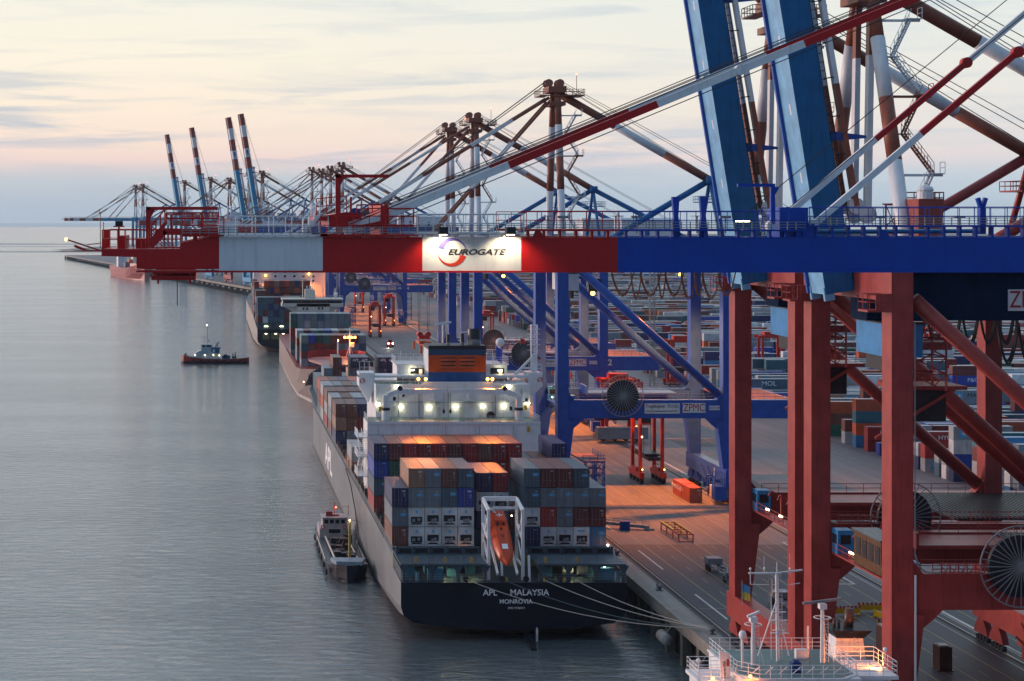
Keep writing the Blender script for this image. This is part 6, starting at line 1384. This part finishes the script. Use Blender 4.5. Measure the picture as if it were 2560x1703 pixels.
# ------------------------------------------------------------------ straddle carriers
CRED = paint('carrier_red', (.50, .035, .025), dirt=.25)
def carrier():
    r = thing('straddle_carrier', 'x', 'straddle carrier', (0, 0, QZ), 0, 'red straddle carriers on the quay')
    for sx in (-2.25, 2.25):
        m = MB(); m.box(sx - .45, sx + .45, -5.0, 5.0, 1.1, 2.3); m.box(sx - .5, sx + .5, -2, 2, 2.3, 3.0); m.build('wheel_frame', CRED, r)
        for sy in (-3.3, 3.3):
            m = MB(); m.box(sx - .3, sx + .3, sy - .42, sy + .42, 2.3, 14.2); m.build('leg', CRED, r)
        for k in range(4):
            y = -4.1 + k * 2.73; m = MB(); m.tube((sx - .35, y, .75), (sx + .35, y, .75), .75, 14); w = m.build('wheel', BLACK, r)
        m = MB(); m.box(sx - .35, sx + .35, -4.8, 4.8, 14.2, 15.1); m.build('top_beam', CRED, r)
    m = MB()
    for sy in (-3.3, 3.3): m.box(-1.9, 1.9, sy - .4, sy + .4, 14.3, 15.0)
    m.box(-1.5, 1.5, -2.2, 2.4, 15.1, 16.3); m.box(-2, 2, -3.3, 3.3, 14.6, 14.75); m.build('top_frame', CRED, r)
    m = MB(); m.box(-1.5, 1.5, -4.4, 4.4, 5.6, 6.1); m.box(-1.2, 1.2, -6, 6, 4.9, 5.5)
    for sx in (-1.2, 1.2):
        for sy in (-2, 2): m.tube((sx, sy, 6), (sx, sy, 14.4), .04, 4)
    m.build('lifting_spreader', DARK, r)
    m = MB(); m.box(-2.6, -.6, -5.6, -3.8, 12.2, 14.4); m.k = 1; m.box(-2.5, -.7, -5.65, -5.6, 12.6, 14.0); m.build('cab', [CRED, GLASS], r)
    for sx in (-2.25, 2.25): lamp('side_lamp', r, (sx, -5.1, 3.0), SOD, 0, .16, glowmat=L_SOD)
    lamp('work_lamp', r, (-2.0, -3.8, 9.5), WARM, 0, .16)
    return r
SCA = carrier()
carr = [(90, 366, 0, 'red straddle carrier on the quay behind the big cable reel sign, nearest one'), (75, 815, 0, 'red straddle carrier under the crane marked 4, nearest of three'), (90, 900, 0, 'red straddle carrier under the crane marked 4, at the right of three'),
        (86, 1036, 0, 'red straddle carrier under the crane marked 4, the farthest, left of three'), (114, 735, 0, 'straddle carrier between the blue legs and the container rows'), (99.5, 434, 1, 'red straddle carrier standing across, holding a grey container under the crane marked 1'),
        (152, 575, 1, 'red straddle carrier at the edge of the yard rows behind crane 1'), (188, 596, 1, 'red straddle carrier among yard stacks, seen between the red crane legs'), (262, 640, 1, 'red straddle carrier in the yard rows farther right')]
for i, (x, y, r, lab) in enumerate(carr):
    c = SCA if i == 0 else copy_tree(SCA); c.location = (x, y, QZ); c.rotation_euler.z = R(90) if r else 0; c['label'] = lab
container(93.2, 430, QZ + .9, 'grey', 'grey container held by the straddle carrier under the crane marked 1').rotation_euler.z = R(-90)
bpy.data.objects[-1] if 0 else None
# two orange boxes on the quay
OC = container(91.0, 337.2, QZ + .02, 'orange', 'short orange brown container on the quay, nearer of the two', 20); container(91.0, 343.4, QZ + .02, 'orange', 'short bright orange container on the quay, farther of the two', 20, logo=('HAMBURG SÜD', LETW, .75))
# spreaders hanging on ropes below the lowered booms
def spreader(loc, top, lab):
    r = thing('spreader', lab, 'spreader', loc, 0, 'orange spreaders hanging from the cranes'); SO = paint('spreader_orange', (.55, .09, .02))
    m = MB(); m.box(-1.2, 1.2, -3, 3, .3, .8); m.box(-.5, .5, -6, 6, -.2, .35); m.build('frame', SO, r)
    m = MB(); m.box(-1.1, 1.1, -1.6, 1.6, 1.2, 2.0)
    for s in (-1, 1): m.tube((s * .8, -1.2, 2.1), (s * .8, 1.2, 2.1), .55, 12)
    m.build('head_block', CRED, r)
    for sx in (-1, 1):
        for sy in (-6, 6):
            m = MB(); m.box(sx * 1.22 - .2, sx * 1.22 + .2, sy - .3, sy + .3, -1.3, .3); m.build('corner_flap', SO, r)
    m = MB()
    for sx in (-.9, .9):
        for sy in (-1.2, 1.2): m.tube((sx, sy, 2), (sx, sy * 1.6, top), .05, 4)
    m.build('hoist_rope', ROPE, r); return r
spreader((41.9, 350.5, 35.2), 13, 'orange spreader on ropes left of the orange and blue funnel'); spreader((90.5, 458, 20.6), 26, 'orange spreader hanging between the blue legs beside the crane marked 2')
# spreader rack, gangway, trailers, barriers, skips, bollards
RK = thing('spreader_rack', 'red and yellow spreader rack standing alone on the quay asphalt', 'rack', (79.3, 302, QZ))
m = MB()
for x in (-1.2, 1.2):
    m.beam((x, -6, 1.3), (x, 6, 1.3), .18, .22)
    for y in (-5.8, -2, 2, 5.8): m.beam((x, y, 0), (x, y, 1.25), .16, .16)
    m.beam((x, -6, .3), (x, 6, .3), .12, .12)
for y in (-5.8, -3.5, -1.2, 1.2, 3.5, 5.8): m.beam((-1.2, y, 1.32), (1.2, y, 1.32), .14, .14)
m.beam((-1.2, -5.8, .1), (1.2, -5.8, .1), .12, .12); m.build('stand', paint('rack_red', (.40, .04, .03)), RK)
m = MB(); m.beam((-1.15, -2, 1.5), (-1.15, 6, 1.5), .3, .12); m.beam((1.1, -4, 1.5), (1.1, 6, 1.5), .14, .1); m.beam((0, -5, 1.5), (0, 5, 1.5), .1, .1); m.build('yellow_bar', paint('rack_yellow', (.60, .50, .04)), RK)
GW = thing('gangway', 'pale gangway with a blue bin lying on the quay right of the ship', 'gangway', (71.6, 309, QZ))
m = MB(); m.beam((-2.6, 1, .9), (4.5, -1.2, .5), .7, .5); m.rail([(-2.6, .7, 1.1), (4.4, -1.5, .7)], sp=1.2, h=.8); m.box(3.6, 5.2, -1.8, -.9, 0, .35); m.build('walkway', GREY, GW)
m = MB(); m.box(-.6, .9, -1.9, -.6, .0, 1.5); m.box(-.7, 1.0, -2.0, -.5, 1.5, 1.6); m.build('bin', paint('bin_blue', (.01, .05, .22)), GW)
def trailer(x, y, L_, lab, rz=0):
    r = thing('trailer', lab, 'trailer', (x, y, QZ), rz, 'grey trailers on the quay'); m = MB()
    for sx in (-.8, .8): m.beam((sx, 0, 1.0), (sx, L_, 1.0), .25, .3)
    for k in range(6): m.beam((-1.2, k * L_ / 5.2 + .3, 1.15), (1.2, k * L_ / 5.2 + .3, 1.15), .2, .15)
    m.beam((-.8, 0, 1.2), (.8, L_ * .5, 1.3), .15, .15); m.beam((.8, 0, 1.2), (-.8, L_ * .5, 1.3), .15, .15); m.box(-1.2, 1.2, 0, .3, .6, 1.7); m.box(-1.1, 1.1, L_ - 2.6, L_ - .4, 1.2, 2.0); m.build('chassis', paint('trailer_grey', (.20, .20, .22)), r)
    for k in (L_ - 2.4, L_ - 1.1, 1.4):
        for sx in (-1, 1): MB().tube((sx * 1.05, k, .5), (sx * .75, k, .5), .5, 12).build('wheel', BLACK, r)
    return r
trailer(77.2, 262, 12, 'grey trailer on the dark asphalt left of the red crane leg'); trailer(79.6, 238, 11.5, 'grey trailer behind the white mast, right of the red leg foot'); trailer(76, 754, 7, 'small dark trailer behind the tractor with lit headlights')
TR = thing('terminal_tractor', 'small terminal tractor with bright headlights driving towards the camera', 'tractor', (75.5, 748, QZ))
m = MB(); m.box(-1.3, 1.3, 0, 5, .7, 1.3); m.box(-1.2, .5, .4, 2.2, 1.3, 3.2); m.k = 1; m.box(-1.1, .4, .36, .4, 2.1, 3.0); m.build('body', [CRED, GLASS], TR)
for x in (-.9, .9): lamp('headlight', TR, (x, -.1, 1.6), (1, .85, .6), 700 if x < 0 else 0, .32, spot=90, aim=(0, -1, -.2), glowmat=L_WARM)
for k in (1, 4): 
    for sx in (-1, 1): MB().tube((sx * 1.3, k, .55), (sx * .9, k, .55), .55, 12).build('wheel', BLACK, TR)
FEN = [((86.5, 241.5), 4.2, 8, 0), ((91.2, 243.5), 4.6, -6, 1), ((86.2, 238.4), 2.4, 60, 0), ((90.2, 239.0), 2.8, -78, 0), ((88.6, 233.8), 1.5, 10, 2)]
FLAB = ['yellow barrier with red and white band, left long one of the barrier ring', 'yellow barrier with red and white band, highest and rearmost of the ring', 'plain yellow barrier closing the left side of the ring', 'plain yellow barrier closing the right side of the ring', 'short yellow barrier with a red and white board, standing in front']
BY = paint('barrier_yellow', (.66, .42, .01)); BR = flat('barrier_red', (.42, .02, .02))
for ((x, y), w_, rz, k), lab in zip(FEN, FLAB):
    r = thing('barrier', lab, 'barrier', (x, y, QZ), R(rz), 'yellow barriers around the hole in the quay'); m = MB(); m.box(-w_ / 2, w_ / 2, -.04, .04, .25, 1.05)
    for i in range(int(w_ / .3)): m.box(-w_ / 2 + i * .3, -w_ / 2 + i * .3 + .05, -.07, -.04, .25, 1.05)
    for sx in (-w_ / 2 + .2, w_ / 2 - .2): m.box(sx - .1, sx + .1, -.4, .4, 0, .2)
    m.build('panel', BY, r)
    if k != 0 or w_ > 3:
        n = max(5, int(w_ / .28)); m = MB()
        for i in range(n): m.k = i % 2; m.box(-w_ / 2 + i * w_ / n, -w_ / 2 + (i + 1) * w_ / n, -.07, -.05, .95, 1.3)
        m.build('striped_band', [BR, MARKW], r)
for (x, y, w_, h, lab) in ((84.6, 222, 1.9, 3.1, 'dark brown steel skip beside the barriers, left of the near red leg'), (87.7, 212.5, 1.5, 2.9, 'dark brown steel skip behind the near red leg')):
    r = thing('skip', lab, 'skip', (x, y, QZ), 0, 'brown skips on the quay'); m = MB(); m.box(-w_ / 2, w_ / 2, -1, 1, .1, h); m.box(-w_ / 2 - .2, w_ / 2 + .2, -1.1, 1.1, 0, .1); m.build('bin', paint('skip_brown', (.06, .028, .022)), r)
    MB().box(-w_ / 2 + .2, w_ / 2 - .2, -.7, .7, h, h + .12).build('rubble', GREY, r)
BOLL = paint('bollard_grey', (.14, .14, .15))
def bollard(): 
    m = MB()
    for s in (-.55, .55): m.tube((s, 0, 0), (s, 0, .55), .26, 12); m.tube((s, 0, .55), (s * 1.25, 0, .75), .42, 12, .34)
    m.box(-1.0, 1.0, -.5, .5, 0, .08); return m.mesh('bollard', BOLL, True)
BM = bollard()
for y, lab in ((231, 'double grey bollard on the quay holding the mooring lines'), (258, 'small grey bollard on the quay just right of the dark stern'), (204, 'grey bollard on the quay edge behind the white bridge railing'), (285, 'grey bollard on the quay beside the stern containers')):
    o = bpy.data.objects.new('bollard', BM); C.objects.link(o); o.location = (65.2, y, QZ + .05); o.rotation_euler.z = R(80); tag(o, lab, 'bollard', 'bollards along the quay edge')
ROPEW = flat('mooring_rope', (.34, .34, .32), .8); ROPEG = flat('mooring_rope_green', (.06, .10, .11), .8)
for i, (x0, mt, sag, lab) in enumerate(((36.3, ROPEW, 1.6, 'pale mooring line from the port half of the stern to the bollard'), (41.5, ROPEG, 1.4, 'dark green mooring line from the middle of the stern to the bollard'), (47.2, ROPEW, .9, 'pale mooring line from right of the lifeboat to the bollard'), (51.7, ROPEW, .8, 'pale mooring line from the right part of the stern to the bollard'))):
    a = Vector((x0, 252.1, 8.7)); b = Vector((65.0, 231.2, QZ + .6)); n = 14; m = MB()
    m.path([a.lerp(b, k / n) - Vector((0, 0, sag * (1 - (2 * k / n - 1) ** 2))) for k in range(n + 1)], .055, 6)
    tag(m.build('mooring_line', mt), lab, 'mooring line', 'mooring lines from the stern')
for px0, py0, Y0, x1, lab in ((823, 1390, 292, 26.8, 'bunker hose hanging down the grey hull to the small boat'),):
    m = MB(); pts = [(26.6, 352, 10.5), (26.5, 338, 9.2), (26.3, 325, 6.6), (25.8, 312, 3.6), (24.5, 303, 2.4)]; m.path(pts, .12, 6); tag(m.build('bunker_hose', BLACK), lab, 'hose')
# lattice light mast in the yard and buildings beyond
def light_mast(x, y, h, lab):
    r = thing('light_mast', lab, 'light mast', (x, y, QZ), 0, 'lattice light masts in the yard'); m = MB(); m.truss((0, 0, 0), (0, 0, h), 1.5, int(h / 2.2), .11); m.build('lattice', GREY, r)
    m = MB(); m.box(-2.5, 2.5, -.8, .8, h, h + .2); m.rail([(-2.5, -.8, h + .2), (2.5, -.8, h + .2)], sp=1.2); m.build('platform', GREY, r)
    for k in range(4): MB().box(-2.2 + k * 1.2, -1.4 + k * 1.2, -.9, -.7, h + .3, h + .8).build('lamp_head', GREY, r)
light_mast(143, 575, 43, 'tall lattice light mast rising from the container rows behind crane 1'); light_mast(330, 1150, 42, 'distant lattice light mast far back in the container yard'); light_mast(262, 1500, 42, 'lattice light mast on the horizon of the yard')
HALL = paint('hall_white', (.45, .47, .49))
for (x, y, w_, d_, h, lab) in ((300, 2100, 260, 60, 14, 'long pale warehouse hall far behind the container rows'), (620, 2200, 300, 70, 12, 'low grey hall at the right far edge of the yard'), (30, 2300, 180, 50, 16, 'pale hall beyond the teal cranes'), (1000, 2300, 300, 60, 16, 'pale warehouse on the horizon at far right')):
    r = thing('warehouse', lab, 'warehouse', (x, y, QZ), 0, 'halls behind the yard'); m = MB(); m.box(-w_ / 2, w_ / 2, 0, d_, 0, h); m.build('wall', HALL, r)
    m = MB(); m.prism([(0, h), (d_, h), (d_ / 2, h + 4)], 'x', -w_ / 2 - .5, w_ / 2 + .5); m.build('roof', GREY, r)
    for k in range(6): MB().box(-w_ / 2 + w_ * (k + .3) / 6, -w_ / 2 + w_ * (k + .3) / 6 + 6, -.1, 0, 0, 6).build('gate', BLUE if k % 2 else RED, r)
# one worker in red by the crane foot
PS = thing('person', 'person in red jacket and dark trousers standing beside the blue crane foot', 'person', (97.0, 346, QZ + .02), R(25))
def skin_body(name, joints, edges, mat, parent):
    me = bpy.data.meshes.new(name); me.from_pydata([j[:3] for j in joints], edges, []); o = bpy.data.objects.new(name, me); C.objects.link(o); o.parent = parent
    md = o.modifiers.new('skin', 'SKIN'); sv = me.skin_vertices[0].data if me.skin_vertices else None
    if sv is None: bpy.context.view_layer.objects.active = o; sv = me.skin_vertices[0].data
    for v, j in zip(sv, joints): v.radius = (j[3], j[3])
    sv[0].use_root = True; o.modifiers.new('sub', 'SUBSURF').levels = 1; me.materials.append(mat); return o
try:
    JK = paint('jacket_red', (.42, .03, .02)); 
    J = [(0, 0, .95, .15), (0, 0, 1.2, .16), (0, 0, 1.42, .15), (0, 0, 1.55, .06), (0, 0, 1.68, .11), (-.11, 0, .5, .075), (-.12, 0, .06, .06), (.11, .06, .5, .075), (.13, .12, .06, .06), (-.22, 0, 1.38, .07), (-.3, .02, 1.1, .05), (-.3, -.1, .85, .04), (.22, 0, 1.38, .07), (.3, .02, 1.1, .05), (.3, -.1, .85, .04), (-.12, -.1, .04, .05), (.13, .0, .04, .05), (0, 0, 1.78, .08)]
    bo = skin_body('body', J, [(0, 1), (1, 2), (2, 3), (3, 4), (0, 5), (5, 6), (0, 7), (7, 8), (2, 9), (9, 10), (10, 11), (2, 12), (12, 13), (13, 14), (6, 15), (8, 16), (4, 17)], JK, PS)
    m = MB(); m.sphere((0, 0, 1.76), .13, 10, 6, .7); m.build('helmet', flat('helmet_white', (.6, .6, .58)), PS)
    m = MB(); m.tube((-.115, .0, .92), (-.13, .01, .08), .1, 8, .07); m.tube((.115, .02, .92), (.14, .1, .08), .1, 8, .07); m.build('trousers', flat('trousers_dark', (.02, .025, .05)), PS)
except Exception as e: print('person', e)
# flags
for (px, py, Y, w_, h_, cols, lab) in ((1248, 884, 339, 1.2, 2.6, [(.05, .09, .5)], 'limp blue flag under the white dome of the bridge'), (1345, 896, 335.5, .9, .7, [(.02, .02, .02), (.4, .03, .02), (.55, .35, .02)], 'black, red and gold flag on the bridge mast'), (1307, 852, 336, .9, .9, [(.5, .02, .02)], 'small red flag flying beside the lattice mast'), (1866, 1478, 153.8, .75, 1.3, [(.05, .25, .5), (.5, .4, .05)], 'blue and yellow flag on the foreground mast'), (1928, 1462, 153.6, .35, 1.5, [(.6, .45, .42)], 'pale pink pennant on the foreground mast')):
    p = at(px, py, Y); r = thing('flag', lab, 'flag', p, 0, 'flags on the ships'); m = MB(); n = 6; nb = len(cols); mats = [flat('flag_%d_%d' % (px, i), c, .8) for i, c in enumerate(cols)]
    for b in range(nb):
        m.k = b
        for k in range(n):
            f = lambda q: (q / n * w_ - w_ / 2, .12 * math.sin(q * 1.3), 0); a, c = f(k), f(k + 1); z1 = h_ / 2 - b * h_ / nb; z0 = z1 - h_ / nb; dz = -.25 * h_ * k / n
            m.add([(a[0], a[1], z0 + dz), (c[0], c[1], z0 + dz), (c[0], c[1], z1 + dz), (a[0], a[1], z1 + dz)], [(0, 1, 2, 3)])
    m.build('cloth', mats, r); m = MB(); m.tube((-w_ / 2, 0, -h_), (-w_ / 2, 0, h_ * .7), .03, 5); m.build('staff', GREY, r)
# ------------------------------------------------------------------ evening haze over the harbour
hb = MB(); hb.box(-9600, 9600, -600, 14600, -5.5, 175)
hm = bpy.data.materials.new('haze'); hm.use_nodes = True; nt = hm.node_tree; nt.nodes.clear()
ho = nt.nodes.new('ShaderNodeOutputMaterial'); pv = nt.nodes.new('ShaderNodeVolumePrincipled')
pv.inputs['Color'].default_value = (.70, .84, .97, 1); pv.inputs['Density'].default_value = .000035; pv.inputs['Anisotropy'].default_value = .2
nt.links.new(pv.outputs[0], ho.inputs['Volume'])
hz_ = hb.build('haze', hm); tag(hz_, 'thin evening haze over the whole harbour', 'haze', kind='stuff')
